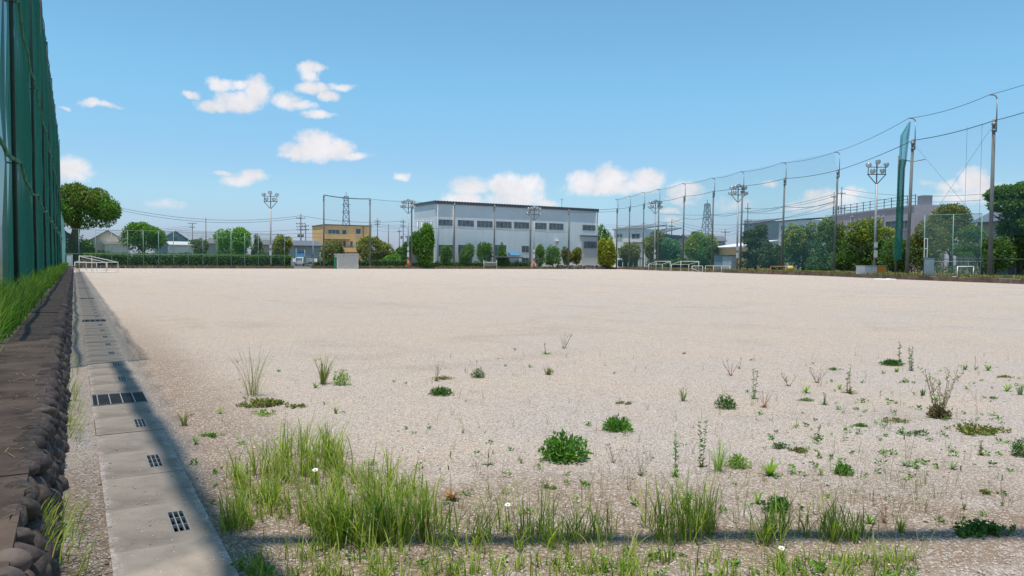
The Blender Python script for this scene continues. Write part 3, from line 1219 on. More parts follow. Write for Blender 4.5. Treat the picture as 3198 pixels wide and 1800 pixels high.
# ---- houses on the left
cream = mat('cream_render', (.66, .56, .45), var=.07, scale=.7)
white = mat('white_render', (.80, .79, .77), var=.06, scale=.7)
greyr = mat('grey_tile_roof', (.135, .135, .15), rough=.6, var=.25, scale=3, stretch=(1, 1, 1))
bluer = mat('blue_grey_wall', (.32, .42, .47), var=.1)
A, B = pY(288, 800, 188), pY(384, 800, 188)
h1 = House('house', 'cream house with grey gabled roof between the two round trees on the left', A, B, 9, pY(300, 748, 188).z, cream, 'house')
h1.box('wall', cream, (0, 0, 0), (h1.W, h1.D, h1.H))
h1.gable(greyr, 1.9, .5, 'y' if False else 'y')
MB().b2((h1.W * .35, -3.2, h1.H - 1.0), (h1.W + 1.6, -.02, h1.H - .7)).build('lean_to_roof', white, h1.t)
MB().b2((h1.W * .4, -2.9, 0), (h1.W + 1.2, -.02, h1.H - 1.003)).build('lean_to_wall', white, h1.t)
h1.win(1.0, 2.4, 2.0, 3.2, n=2)
h1.win(h1.W * .55, h1.W * .8, 1.0, 2.6, n=2, y=-2.9)
A, B = pY(494, 800, 190), pY(600, 800, 190)
h2 = House('house', 'blue grey gabled house right of the second round tree on the left', A, B, 9, pY(540, 757, 190).z, bluer, 'house')
h2.box('wall', bluer, (0, 0, 0), (h2.W, h2.D, h2.H))
h2.gable(mat('slate_roof', (.10, .12, .145), rough=.55, var=.2), 2.5, .6, 'y')
h2.win(h2.W * .42, h2.W * .56, h2.H + .3, h2.H + 1.2, n=1)
A, B = pY(535, 800, 180), pY(612, 800, 180)
h3 = House('house', 'low white house with pale flat roofs in front of the blue grey gable', A, B, 7, pY(570, 768, 180).z, white, 'house')
h3.box('wall', white, (0, 0, 0), (h3.W, h3.D, h3.H))
shed_roof(h3, mat('pale_roof', (.5, .5, .5), rough=.6), h3.H + .02, h3.H + .9)
h3.win(1.5, 3.0, 1.6, 2.7, n=2)
h3.win(4.5, 5.6, 1.6, 2.7, n=2)
A, B = pY(815, 800, 205), pY(862, 800, 205)
h4 = House('house', 'small pinkish house glimpsed behind the left floodlight mast', A, B, 8, pY(838, 765, 205).z, mat('pink_render', (.46, .36, .31)), 'house')
h4.box('wall', h4.wall, (0, 0, 0), (h4.W, h4.D, h4.H))
h4.gable(greyr, 1.3, .4, 'x')
h4.win(1.0, 2.2, 2.2, 3.3, n=2)
A, B = pY(918, 800, 186), pY(1003, 800, 186)
h5 = House('house', 'blue grey house with dark flat roofs behind the gate and truck', A, B, 9, pY(960, 768, 186).z, mat('pale_blue_wall', (.28, .33, .37)), 'house')
h5.box('wall', h5.wall, (0, 0, 0), (h5.W, h5.D, h5.H))
h5.gable(MATS['slate_roof'], 1.2, .5, 'x')
h5.win(1.0, 2.6, 2.4, 3.5, n=2)
h5.win(4.2, 5.0, .8, 2.8, n=1)
h5.win(6.3, 7.8, 2.4, 3.5, n=2)

# ---- houses on the right
A, B = pd(1917, 800, 214), pd(2014, 800, 206)
h6 = House('house', 'white two storey house with balcony just right of the hall', A, B, 9, pd(1965, 716, 208).z, white, 'house')
h6.box('wall', white, (0, 0, 0), (h6.W, h6.D, h6.H))
shed_roof(h6, greyr, h6.H + .02, h6.H + 1.3)
h6.winpx(1974, 731, 1998, 746, n=2)
h6.winpx(1929, 732, 1934, 743, n=1)
h6.winpx(1937, 732, 1943, 743, n=1)
h6.winpx(1930, 775, 1944, 790, n=2)
balcony(h6, 1956, 749, 2013, 757, white, 1.3)
A, B = pd(2014, 800, 212), pd(2056, 800, 208)
h7 = House('house', 'house with steep dark roof adjoining the white balcony house', A, B, 9, pd(2035, 733, 210).z, mat('dark_wall', (.15, .15, .16)), 'house')
h7.box('wall', h7.wall, (0, 0, 0), (h7.W, h7.D, h7.H))
shed_roof(h7, greyr, h7.H + .02, h7.H + 2.0)
h7.win(.8, 2.2, 3.2, 4.4, n=2)
A, B = pd(2103, 800, 205), pd(2168, 800, 196)
h8 = House('house', 'low gabled grey roofed house behind the drooping tree', A, B, 8, pd(2135, 753, 200).z, mat('greige_wall', (.36, .33, .30)), 'house')
h8.box('wall', h8.wall, (0, 0, 0), (h8.W, h8.D, h8.H))
h8.gable(greyr, 1.5, .5, 'y')
h8.win(1.0, 2.2, 2.0, 3.2, n=2)
tan = mat('tan_siding', (.72, .46, .24), var=.12, scale=1.2, stretch=(.3, .3, 6))
A, B = pd(2226, 800, 172), pd(2302, 800, 160)
h9 = House('house', 'tan boarded house with a bright white sloping roof', A, B, 9, pd(2260, 774, 166).z, tan, 'house')
h9.box('wall', tan, (0, 0, 0), (h9.W, h9.D, h9.H))
shed_roof(h9, mat('white_roof_sheet', (.74, .74, .74), rough=.6, var=.04), h9.H + .02, h9.H + 1.5, .35, .14)
h9.win(3.6, 4.6, 1.6, 2.7, n=1)
A, B = pd(2322, 800, 205), pd(2368, 800, 200)
h10 = House('house', 'grey house end with slanting eaves above the dark pine', A, B, 8, pd(2345, 690, 203).z, mat('grey_render', (.34, .35, .36)), 'house')
h10.box('wall', h10.wall, (0, 0, 0), (h10.W, h10.D, h10.H))
shed_roof(h10, greyr, h10.H - .9, h10.H + .6)
h10.winpx(2342, 697, 2350, 707, n=1)
A, B = pd(2396, 800, 210), pd(2440, 800, 206)
h11 = House('house', 'low house with orange tiled roof seen between the pines', A, B, 8, pd(2415, 745, 208).z, mat('greige_wall', (.36, .33, .30)), 'house')
h11.box('wall', h11.wall, (0, 0, 0), (h11.W, h11.D, h11.H))
h11.gable(mat('orange_tile', (.42, .17, .08), var=.25, scale=3), 1.6, .4, 'x')
h11.win(1.0, 2.0, 2.0, 3.0, n=1)
A, B = pd(2431, 800, 190), pd(2500, 800, 180)
h12 = House('house', 'pale grey flat roofed block behind the right hand poles', A, B, 9, pd(2465, 690, 185).z, mat('pale_grey_render', (.66, .69, .72)), 'house')
h12.box('wall', h12.wall, (0, 0, 0), (h12.W, h12.D, h12.H))
shed_roof(h12, gymr, h12.H + .003, h12.H + .7, .3, .2)
h12.winpx(2440, 705, 2452, 718, n=2)

# ---- mauve building with roof railing
mauve = mat('mauve_render', (.50, .41, .43), var=.07, scale=.5)
A, B = pd(2594, 800, 152), pd(2850, 800, 124)
hm = House('school_building', 'mauve flat roofed building with dark roof railing behind the right hand trees', A, B, 5.5, pd(2594, 673, 152).z, mauve)
hm.box('wall', mauve, (0, 0, 0), (hm.W, hm.D, hm.H))
railm = mat('dark_railing', (.045, .055, .07), rough=.5)
rail = MB()
zr = hm.H
for z in (.55, 1.1, 1.65):
    rail.b2((0, .25, zr + z - .035), (hm.W, .31, zr + z + .035))
    rail.b2((.0, .25, zr + z - .03), (.06, hm.D, zr + z + .03))
r_ = rail.build('roof_railing', railm, hm.t)
n = 12
for i in range(n + 1):
    u = .04 + (hm.W - .08) * i / n
    MB().b2((u - .05, .24, zr + .003), (u + .05, .32, zr + 1.75)).build('railing_post', railm, r_)
hm.box('coping', mat('mauve_coping', (.42, .36, .37)), (-.1, -.1, hm.H - .35), (hm.W + .1, -.003, hm.H + .003))
for (x0, y0, x1, y1) in [(2627, 706, 2648, 722), (2768, 692, 2800, 718), (2700, 700, 2722, 720), (2816, 690, 2836, 716)]:
    hm.winpx(x0, y0, x1, y1, n=2, fm=alug)
for x in (2661, 2743, 2757):
    u, z = hm.uv(x, 678)
    MB().tube((u, -.2, 0), (u, -.2, z), .1, n=8).tube((u, -.2, z), (u + .5, -.1, z + .12), .1, n=8).build('vent_pipe', pipe, hm.t)
hm.box('rooftop_box', mat('rooftop_grey', (.22, .23, .25)), (hm.W - 2.6, 2.2, hm.H + .004), (hm.W - 1.0, 3.8, hm.H + 1.7))

# ---- house and sheds at the right edge
A, B = pd(3048, 800, 112), pd(3260, 800, 100)
hr = House('house', 'grey roofed house half hidden by the large tree at the right edge', A, B, 10, pd(3060, 690, 110).z, mat('greige_wall', (.36, .33, .30)), 'house')
hr.box('wall', hr.wall, (0, 0, 0), (hr.W, hr.D, hr.H))
hr.gable(mat('slate_roof', (.10, .12, .145)), 2.4, .7, 'x')
hr.win(1.5, 3.0, 2.0, 3.4, n=2)
beige = mat('beige_shed_wall', (.34, .325, .29), var=.1)
A, B = pd(2986, 800, 96), pd(3062, 800, 94)
s1 = House('garden_shed', 'beige shed seen through the green backstop screen', A, B, 4, pd(3020, 786, 95).z, beige, 'shed')
s1.box('wall', beige, (0, 0, 0), (s1.W, s1.D, s1.H))
shed_roof(s1, gymr, s1.H + .003, s1.H + .5, .3, .12)
s1.win(1.5, 2.4, .2, 1.8, n=1, sill=False, name='door')
A, B = pd(3098, 800, 92), pd(3182, 800, 89)
s2 = House('garden_shed', 'beige shed under the large tree at the right edge', A, B, 4, pd(3140, 780, 90).z, beige, 'shed')
s2.box('wall', beige, (0, 0, 0), (s2.W, s2.D, s2.H))
shed_roof(s2, gymr, s2.H + .003, s2.H + .5, .3, .12)
s2.win(2.0, 2.9, .1, 1.7, n=1, sill=False, name='door')

# far roofs closing the skyline
far = [(655, 235, 26, 752, 'dark gabled roof far behind the bright green tree'), (890, 240, 22, 760, 'distant grey gabled house left of the twin utility poles'),
       (1232, 260, 24, 790, 'distant low house between the orange house and the hall'), (2185, 250, 34, 748, 'distant slate roofed house left of the lattice tower on the right'),
       (2250, 255, 30, 745, 'distant slate roofed house right of the lattice tower on the right'), (1785, 0, 0, 0, '')]
for (x, d, w, yt, lab) in far:
    if not d:
        continue
    A, B = pd(x - w / 2, 800, d), pd(x + w / 2, 800, d)
    hh = House('house', lab, A, B, 8, pd(x, yt + 8, d).z, mat('far_wall', (.33, .32, .32)), 'house')
    hh.box('wall', hh.wall, (0, 0, 0), (hh.W, hh.D, hh.H))
    hh.gable(greyr, 1.6, .5, 'x')
    hh.win(hh.W * .3, hh.W * .5, hh.H - 2.0, hh.H - 1.0, n=2)

# ------------------------------------------------------------------ net poles, ropes, nets on the right and at the far end
hookm = mat('galvanised_pipe', (.22, .24, .25), rough=.45, var=.15, metal=.3)
ropeg = mat('dark_cable', (.05, .065, .075), rough=.7)
netr = netmat('thin_net', (.18, .42, .45), .14, .4)


def net_pole(px, d, ytop, hook, label, r=.19, lean=0.0, group='tall net poles along the right side'):
    b = pd(px, 845, d)
    ht = pd(px, ytop, d).z - GZ
    t = thing('net_pole', label, 'pole', (b.x, b.y, GZ), TH * -1, group)
    MB().tube((0, 0, -.3), (lean, 0, ht), r, r * .72, 12).build('post', polec, t, True)
    MB().tube((lean * .97, 0, ht - .55), (lean * .97, 0, ht - .3), r * 1.05, n=12).tube((lean * .97, 0, ht - 1.1), (lean * .97, 0, ht - .95), r * 1.05, n=12).build('clamp', hookm, t, True)
    tip = None
    if hook:
        hk = pd(px, hook, d).z - GZ
        s = r * 1.15
        pts = [(lean + s, 0, ht - 1.2), (lean + s, 0, hk - .35), (lean + s - .12, 0, hk - .12), (lean + s - .35, 0, hk), (lean + s - .75, 0, hk + .02)]
        MB().path(pts, .065, 8).build('hook_arm', hookm, t, True)
        tip = t.matrix_basis @ Vector(pts[-1])
    return t, t.matrix_basis @ Vector((lean, 0, ht - .1)), tip


RP = [  # px, depth, post top, hook top, label
    (3091, 73.5, 374, 297, 'nearest tall net pole, at the right edge in front of the large tree'),
    (2832, 85.2, 436, 370, 'second tall net pole from the right, beside the gathered green net'),
    (2604, 112, 530, 476, 'third tall net pole from the right, left of the mauve building corner'),
    (2441, 124, 556, 509, 'fourth tall net pole from the right, standing before the pale grey block'),
    (2311, 135, 579, 537, 'fifth tall net pole from the right, touching a floodlight mast'),
    (2222, 146.5, 596, 557, 'sixth tall net pole from the right, left of the tan house'),
    (2132, 158, 612, 574, 'seventh tall net pole from the right, above the second white goal'),
    (2054, 170, 628, 592, 'eighth tall net pole from the right, close beside a floodlight mast'),
    (2008, 178, 636, 602, 'ninth tall net pole from the right, at the right end of the dark shelter'),
    (1964, 187, 645, 613, 'tenth tall net pole from the right, before the white balcony house'),
    (1925, 194, 651, 623, 'farthest tall net pole on the right, at the corner near the hall')]
posts, tips = [], []
for i, (x, d, yt, hk, lab) in enumerate(RP):
    t, a, b = net_pole(x, d, yt, hk, lab, r=.21 if i < 2 else .19, lean=(.0, .32, .28, .22, .2, .15, .1, .05, .0, .0, .0)[i])
    posts.append(a)
    tips.append(b)


def cable(a, b, r, sag, n=10):
    return [tuple(Vector(a).lerp(Vector(b), k / n) - Vector((0, 0, sag * 4 * (k / n) * (1 - k / n)))) for k in range(n + 1)]


ropes = thing('net_ropes', 'steel cables strung along the tall poles on the right', 'cable', (posts[5].x, posts[5].y, GZ))
base = ropes.location.copy()


def addrope(pts, r):
    MB().path([tuple(Vector(p) - base) for p in pts], r, 5).build('cable', ropeg, ropes, True)


right_end = pd(3500, 230, 58)
right_end2 = pd(3500, 140, 58)
addrope(cable(right_end, posts[0], .03, .35), .035)
addrope(cable(right_end2, tips[0], .03, .35), .025)
for i in range(len(posts) - 1):
    addrope(cable(posts[i], posts[i + 1], .03, .22), .04)
    addrope(cable(tips[i], tips[i + 1], .03, .35), .028)
for i in range(2, len(posts) - 1):
    a, b = posts[i].copy(), posts[i + 1].copy()
    a.z -= 4.6
    b.z -= 4.6
    addrope(cable(a, b, .03, .5), .035)
# thin stay wires of the near bays
A0, A1 = posts[0], posts[1]
addrope([A0 + Vector((0, 0, -.3)), A1.lerp(A0, .15) - Vector((0, 0, 10.5))], .012)
addrope([A1 + Vector((0, 0, -.3)), A0.lerp(A1, .2) - Vector((0, 0, 9.0))], .012)
for f in (.13, .3):
    p = A0.lerp(A1, f)
    addrope([p, p - Vector((0, 0, 14.3))], .014)

nets = thing('ball_net', 'fine see-through ball net hung between the tall poles on the right', 'net', (posts[5].x, posts[5].y, GZ))
for i in range(2, len(posts) - 1):
    a, b = posts[i], posts[i + 1]
    ta, tb = tips[i], tips[i + 1]
    V = [Vector((a.x, a.y, GZ + .4)), Vector((b.x, b.y, GZ + .4)), b, a, tb, ta]
    link('net_panel', mesh_np('net_panel', [tuple(v - base) for v in V], [np.array([[0, 1, 2, 3], [3, 2, 4, 5]])]), netr, nets)
V = [posts[0], posts[1], Vector((posts[1].x, posts[1].y, GZ + 4)), Vector((posts[0].x, posts[0].y, GZ + 4))]
link('net_panel', mesh_np('net_panel', [tuple(v - base) for v in V], [np.array([[0, 1, 2, 3]])]), netmat('thin_net_open', (.15, .35, .40), .055, .4), nets)

V = [posts[0], right_end, Vector((right_end.x, right_end.y, GZ + 4)), Vector((posts[0].x, posts[0].y, GZ + 4))]
link('net_panel', mesh_np('net_panel', [tuple(v - base) for v in V], [np.array([[0, 1, 2, 3]])]), MATS['thin_net_open'], nets)

# the gathered net beside the second pole
t = thing('gathered_net', 'teal green net pulled together into a long hanging curtain on the right', 'net', (pd(2803, 845, 90).x, pd(2803, 845, 90).y, GZ), -TH)
z1, z2, z3 = pd(2803, 812, 90).z - GZ, pd(2803, 500, 90).z - GZ, pd(2832, 370, 88).z - GZ
zm = pd(2803, 424, 90).z - GZ
ng = 44
V, F = [], []
prof = [(z1, .52, 0), (z1 + 1.5, .46, .02), (lerp(z1, z2, .5), .44, .1), (z2 - 1, .40, .18), (z2, .46, .3), (zm, .55, .45), (z3, .10, 1.05)]
for (z, r, dx) in prof:
    for k in range(ng):
        a = 2 * math.pi * k / ng
        q = r * (.72 + .28 * math.sin(a * 9 + z * .4))
        V.append((dx + math.cos(a) * q, math.sin(a) * q * .8, z))
for j in range(len(prof) - 1):
    for k in range(ng):
        k2 = (k + 1) % ng
        F.append((j * ng + k, j * ng + k2, (j + 1) * ng + k2, (j + 1) * ng + k))
link('net_curtain', mesh_np('net_curtain', V[:ng * 5], [np.array(F[:ng * 4])], True), netmat('teal_net_dense', (.045, .24, .19), .60, .45), t)
link('net_flare', mesh_np('net_flare', V[ng * 4:], [np.array(F[ng * 4:]) - ng * 4], True), netmat('teal_net_loose', (.14, .50, .52), .34, .5), t)
MB().tube((.05, .6, -.3), (.12, .6, z3 - 4), .11, .09, 8).build('pole', polec, t, True)
MB().tube((-.1, 0, z2 + .15), (1.5, .0, z2 - .2), .05, n=6).tube((1.2, 0, z2 - .25), (3.0, .0, z2 + .1), .05, n=6).build('bracket', hookm, t, True)

# far row of net poles
FP = [(1011, 608, 'left of two far net poles joined by a thick cable, before the orange house'),
      (1155, 620, 'right of two far net poles joined by a thick cable, before the orange house'),
      (1285, 628, 'far net pole close behind the second floodlight mast'),
      (1418, 634, 'far net pole before the left end of the hall, between clipped shrubs'),
      (1543, 640, 'far net pole before the middle of the hall, left of the floodlight mast'),
      (1655, 647, 'far net pole hugging the floodlight mast before the hall'),
      (1775, 654, 'far net pole before the right part of the hall')]
fposts = []
for (x, yt, lab) in FP:
    p = pY(x, 840, YF + .75)
    d = p.xy.dot(FH.xy)
    t, a, b = net_pole(x, d, yt, None, lab, r=.20, lean=.05, group='net poles along the far end')
    fposts.append(a)
t = thing('net_ropes', 'cables strung between the net poles along the far end', 'cable', (fposts[0].x, fposts[0].y, GZ))
bb = t.location.copy()


def farrope(a, b, r, sag):
    MB().path([tuple(Vector(p) - bb) for p in cable(a, b, r, sag)], r, 5).build('cable', ropeg, t, True)


farrope(fposts[0], fposts[1], .09, .25)
for i in range(1, 6):
    farrope(fposts[i], fposts[i + 1], .03, .2)
    farrope(fposts[i] - Vector((0, 0, 5.5)), fposts[i + 1] - Vector((0, 0, 5.5)), .025, .3)
farrope(fposts[6], posts[10], .05, .2)
farrope(fposts[6] - Vector((0, 0, .7)), posts[10] - Vector((0, 0, .6)), .04, .2)
fn = thing('ball_net', 'fine see-through ball net hung between the far poles before the hall', 'net', (fposts[0].x, fposts[0].y, GZ))
for i in range(6):
    a, b = fposts[i] - bb, fposts[i + 1] - bb
    link('net_panel', mesh_np('net_panel', [(a.x, a.y, .3), (b.x, b.y, .3), tuple(b), tuple(a)], [np.array([[0, 1, 2, 3]])]), netmat('thin_far_net', (.12, .22, .25), .07, .4), fn)

# ------------------------------------------------------------------ floodlight masts
mastm = mat('mast_grey', (.30, .31, .32), rough=.5, var=.15, metal=.2)
mastd = mat('mast_dark', (.12, .13, .145), rough=.5, var=.15)
lampm = mat('lamp_housing', (.33, .35, .36), rough=.35, var=.15, metal=.5)
lensm = mat('lamp_glass', (.62, .66, .68), rough=.15, var=.1, spec=.6)
orangem = mat('orange_paint', (.60, .16, .07), rough=.6, var=.2)


def floodlight(px, p, ybar, ylamp, label, dense=False, face=-1, orange=False):
    d = p.xy.dot(FH.xy)
    t = thing('floodlight_mast', label, 'floodlight', (p.x, p.y, GZ), -TH, 'floodlight masts round the field')
    zb = pd(px, ybar, d).z - GZ       # fork of the Y
    zl = pd(px, ylamp, d).z - GZ      # top lamp
    hh = zl - zb
    MB().tube((0, 0, -.3), (0, 0, zb), .20, .13, 12).build('mast', mastm, t, True)
    w = hh * .36
    f = MB()
    f.bar((0, 0, zb - .1), (-w, 0, zb + hh * .38), .10).bar((0, 0, zb - .1), (w, 0, zb + hh * .38), .10)
    f.bar((-w * 1.1, 0, zb + hh * .40), (w * 1.1, 0, zb + hh * .40), .12).bar((-w * 1.05, 0, zb + hh * .70), (w * 1.05, 0, zb + hh * .70), .10)
    f.bar((-w, 0, zb + hh * .40), (-w, 0, zb + hh * .70), .08).bar((w, 0, zb + hh * .40), (w, 0, zb + hh * .70), .08)
    f.tube((0, 0, zb), (0, 0, zb + hh * .86), .09, n=8)
    f.build('lamp_frame', mastd, t)
    lamps = [(-w, zb + hh * .80), (0, zb + hh * .93), (w, zb + hh * .80), (-w * .55, zb + hh * .55), (w * .55, zb + hh * .55)]
    if dense:
        lamps += [(-w * 1.2, zb + hh * .50), (w * 1.15, zb + hh * .50), (w * .5, zb + hh * .86), (-w * .5, zb + hh * .84)]
    for i, (x, z) in enumerate(lamps):
        r = hh * .115
        ax = Vector((-.5 + .25 * ((i * 7) % 5), face * .9, -.45)).normalized()
        c = Vector((x, face * .12, z))
        l = MB().lathe([(r * .35, -r * .9), (r * .5, -r * .6), (r * .95, r * .5), (r, r * .55)], 12, c, ax).build('lamp', lampm, t, True)
        MB().lathe([(r * .9, r * .555), (r * .6, r * .64), (r * .05, r * .66)], 12, c, ax).build('lens', lensm, l, True)
    MB().b2((-.22, -.35, 2.2), (.22, -.18, 3.2)).b2((-.2, -.33, 3.6), (.2, -.18, 4.3)).build('switch_box', alum, t)
    if orange:
        MB().tube((0, 0, -.25), (0, 0, 1.7), .27, .25, 12).build('painted_foot', orangem, t, True)
    return t


floodlight(846, pY(846, 840, YF + .8), 652, 597, 'slim floodlight mast with five lamps at the far left fence')
floodlight(1275, pY(1275, 840, YF + .6), 668, 622, 'floodlight mast with orange painted foot left of the hall', True, orange=True)
floodlight(1667, pY(1667, 840, YF + .6), 690, 643, 'floodlight mast standing before the middle of the hall', True, orange=True)
floodlight(2044, pd(2044, 845, 172), 668, 624, 'floodlight mast above the first white goal on the right', True)
floodlight(2301, pd(2301, 845, 136), 632, 575, 'floodlight mast beside the fifth pole, before the tan house', True)
floodlight(2731, pd(2731, 845, 106), 575, 500, 'pale floodlight mast rising behind the grey and orange storage box')

# ------------------------------------------------------------------ utility poles, wires, lattice towers
polex = mat('utility_concrete', (.16, .155, .15), rough=.85, var=.2)
insm = mat('transformer_grey', (.26, .27, .28), rough=.5, var=.1)


def utility(px, d, ytop, label, arms=(), cans=0, r=.18):
    b = pd(px, 845, d)
    h = pd(px, ytop, d).z - GZ
    t = thing('utility_pole', label, 'utility pole', (b.x, b.y, GZ), -TH, 'utility poles behind the field')
    MB().tube((0, 0, -.3), (0, 0, h), r, r * .6, 8).build('post', polex, t, True)
    for (za, w) in arms:
        a = MB().bar((-w / 2, -.15, h - za), (w / 2, -.15, h - za), .12).build('crossarm', polex, t)
        for k in range(4):
            x = lerp(-w / 2 + .1, w / 2 - .1, k / 3)
            MB().lathe([(.05, .06), (.09, .12), (.09, .26), (.04, .36)], 8, (x, -.15, h - za)).build('insulator', insm, a, True)
    for k in range(cans):
        MB().lathe([(.28, 0), (.32, .06), (.32, .85), (.2, 1.0)], 10, (-.5 + k * 1.0, -.2, h - 6.0)).build('transformer', insm, t, True)
    return t, Vector((b.x, b.y, GZ + h))


U = {}
U['a'] = utility(940, 192, 668, 'utility pole with transformers and many crossarms behind the gate', [(1.2, 2.2), (2.6, 2.4), (3.4, 2.2), (4.2, 2.0)], 2, .2)[1]
U['b'] = utility(955, 200, 700, 'shorter utility pole just right of the transformer pole', [(.6, 1.8), (1.6, 1.8)], 1)[1]
U['c'] = utility(644, 205, 680, 'plain dark pole rising behind the bright green tree')[1]
U['d'] = utility(602, 230, 697, 'thin pole with a wide top crossarm above the white low house', [(.2, 2.6), (1.4, 1.6)])[1]
U['e'] = utility(1179, 230, 682, 'dark utility pole right of the orange apartment house', [(1.0, 1.8), (2.0, 1.6)])[1]
U['f'] = utility(1213, 225, 700, 'plain dark pole between the orange house and the hall')[1]
U['g'] = utility(1247, 235, 716, 'thin short pole left of the floodlight mast with the orange foot', [(.8, 1.4)])[1]
U['h'] = utility(1259, 225, 684, 'utility pole just left of the floodlight mast with the orange foot', [(1.0, 1.8), (2.2, 1.8)], 1)[1]
U['i'] = utility(2079, 215, 698, 'utility pole with stacked crossarms above the drooping tree', [(.8, 2.8), (1.8, 2.8), (3.2, 2.0)], 1)[1]
U['j'] = utility(2096, 212, 686, 'taller utility pole beside the one above the drooping tree', [(2.0, 1.6)])[1]
U['k'] = utility(2332, 200, 634, 'utility pole rising from the grey slanting house roof', [(1.6, 1.6), (4.8, 2.2), (5.8, 2.2)], 0)[1]
U['l'] = utility(2263, 230, 716, 'short far utility pole between tower and tan house', [(1.0, 2.6)])[1]
U['m'] = utility(2623, 170, 584, 'utility pole rising behind the mauve building beside the third pole', [(1.6, 1.6), (5.0, 1.8)], 0)[1]
U['n'] = utility(2600, 172, 600, 'second utility pole just left of the third tall net pole', [(1.2, 1.4)], 0)[1]
U['o'] = pd(2600, 640, 150)
wires = thing('power_lines', 'overhead power lines sagging between the utility poles', 'cable', (U['a'].x, U['a'].y, GZ))
wb = wires.location.copy()


def wire(a, b, sag, r=.035):
    MB().path([tuple(Vector(p) - wb) for p in cable(a, b, r, sag, 14)], r, 4).build('wire', ropeg, wires, True)


L0 = pd(330, 640, 170)
for dz, s in ((0, 2.2), (-.5, 2.3)):
    wire(L0 + Vector((0, 0, dz)), U['a'] + Vector((0, 0, -.5 + dz)), s, .05)
wire(U['a'] + Vector((0, 0, -.5)), U['h'] + Vector((0, 0, -.6)), 1.0, .05)
for dz in (1.6, 2.6, 3.6):
    a = U['a'] - Vector((0, 0, dz + 2.4))
    wire(a, pd(520, 706 + dz * 6, 215), .8)
    wire(a, U['e'] - Vector((0, 0, dz)), .7)
    wire(U['e'] - Vector((0, 0, dz)), U['h'] - Vector((0, 0, dz)), .5)
    wire(U['d'] - Vector((0, 0, dz * .5)), pd(300, 705 + dz * 9, 235), .6)
    wire(U['h'] - Vector((0, 0, dz + 1)), pd(1420, 725 + dz * 5, 235), .5)
for dz in (0, .8, 1.8):
    wire(U['i'] - Vector((0, 0, dz)), pd(1890, 702 + dz * 8, 225), .5)
    wire(U['j'] - Vector((0, 0, dz)), U['l'] - Vector((0, 0, dz)), .8)
    wire(U['l'] - Vector((0, 0, dz)), U['k'] - Vector((0, 0, 4 + dz)), .9)
    wire(U['k'] - Vector((0, 0, 1.5 + dz * 1.6)), U['n'] - Vector((0, 0, 1 + dz * 1.4)), 1.0, .04)
wire(U['m'] - Vector((0, 0, .4)), pd(3400, 560, 120), 2.2, .04)
wire(U['m'] - Vector((0, 0, 1.5)), pd(3400, 575, 120), 2.4, .04)
wire(U['n'] - Vector((0, 0, .5)), pd(2060, 668, 205), 2.0, .045)
wire(U['n'] - Vector((0, 0, 2.5)), pd(2200, 700, 215), 2.0, .04)

latm = mat('lattice_steel', (.20, .25, .30), rough=.5, var=.1, metal=.2)


def pylon(px, d, ytop, w0, w1, label):
    b = pd(px, 830, d)
    h = pd(px, ytop, d).z - GZ
    t = thing('lattice_tower', label, 'pylon', (b.x, b.y, GZ), -TH + .3)
    n = 9
    def wd(z):
        return lerp(w0, w1, min(1, z / (h * .92))) / 2
    lv = [h * .94 * (1 - (1 - k / n) ** 1.25) for k in range(n + 1)]
    cn = ((-1, -1), (1, -1), (1, 1), (-1, 1))
    legs, braces = MB(), MB()
    for k in range(n):
        za, zb_ = lv[k], lv[k + 1]
        a, c = wd(za), wd(zb_)
        for i in range(4):
            j = (i + 1) % 4
            pa, pb = Vector((cn[i][0] * a, cn[i][1] * a, za)), Vector((cn[i][0] * c, cn[i][1] * c, zb_))
            qa, qb = Vector((cn[j][0] * a, cn[j][1] * a, za)), Vector((cn[j][0] * c, cn[j][1] * c, zb_))
            legs.bar(pa, pb, .24)
            braces.bar(pa, qb, .13).bar(qa, pb, .13).bar(pb, qb, .13)
    legs.build('legs', latm, t)
    braces.build('bracing', latm, t)
    for f in (.72, .82, .91):
        z = h * f
        MB().bar((-w1 * 1.1, 0, z), (w1 * 1.1, 0, z), .16).bar((-w1 * 1.1, 0, z), (0, 0, z + .9), .1).bar((w1 * 1.1, 0, z), (0, 0, z + .9), .1).build('crossarm', latm, t)
    MB().bar((0, 0, h * .93), (0, 0, h), .2).build('peak', latm, t)
    return t


pylon(1081, 360, 600, 5.0, 1.9, 'lattice power tower rising behind the orange apartment house')
pylon(2206, 370, 624, 6.5, 1.8, 'lattice power tower on the right between two net poles')

# ------------------------------------------------------------------ chain link fence, hedge, gate at the far left
fencep = mat('pale_green_pipe', (.19, .27, .235), rough=.5, var=.12)
chain = netmat('chain_link', (.10, .22, .17), .17, .3)
cf = thing('chain_link_fence', 'tall chain link fence with pale green posts along the far left end', 'fence', (0, YF + .45, GZ))
xs = []
x = -12.0
xe = pY(917, 830, YF + .45).x
while x < xe:
    xs.append(x)
    x += 2.55
hf = pY(500, 722, YF + .45).z - GZ
for i, x in enumerate(xs):
    MB().tube((x, 0, -.2), (x, 0, hf), .055, n=8).build('post', fencep, cf, True)
for z in (hf - .03, 2.15):
    MB().tube((xs[0], 0, z), (xs[-1], 0, z), .032, n=6).build('rail', fencep, cf, True)
for i in range(len(xs) - 1):
    link('mesh_panel', mesh_np('mesh_panel', [(xs[i], 0, .05), (xs[i + 1], 0, .05), (xs[i + 1], 0, hf), (xs[i], 0, hf)], [np.array([[0, 1, 2, 3]])]), chain, cf)

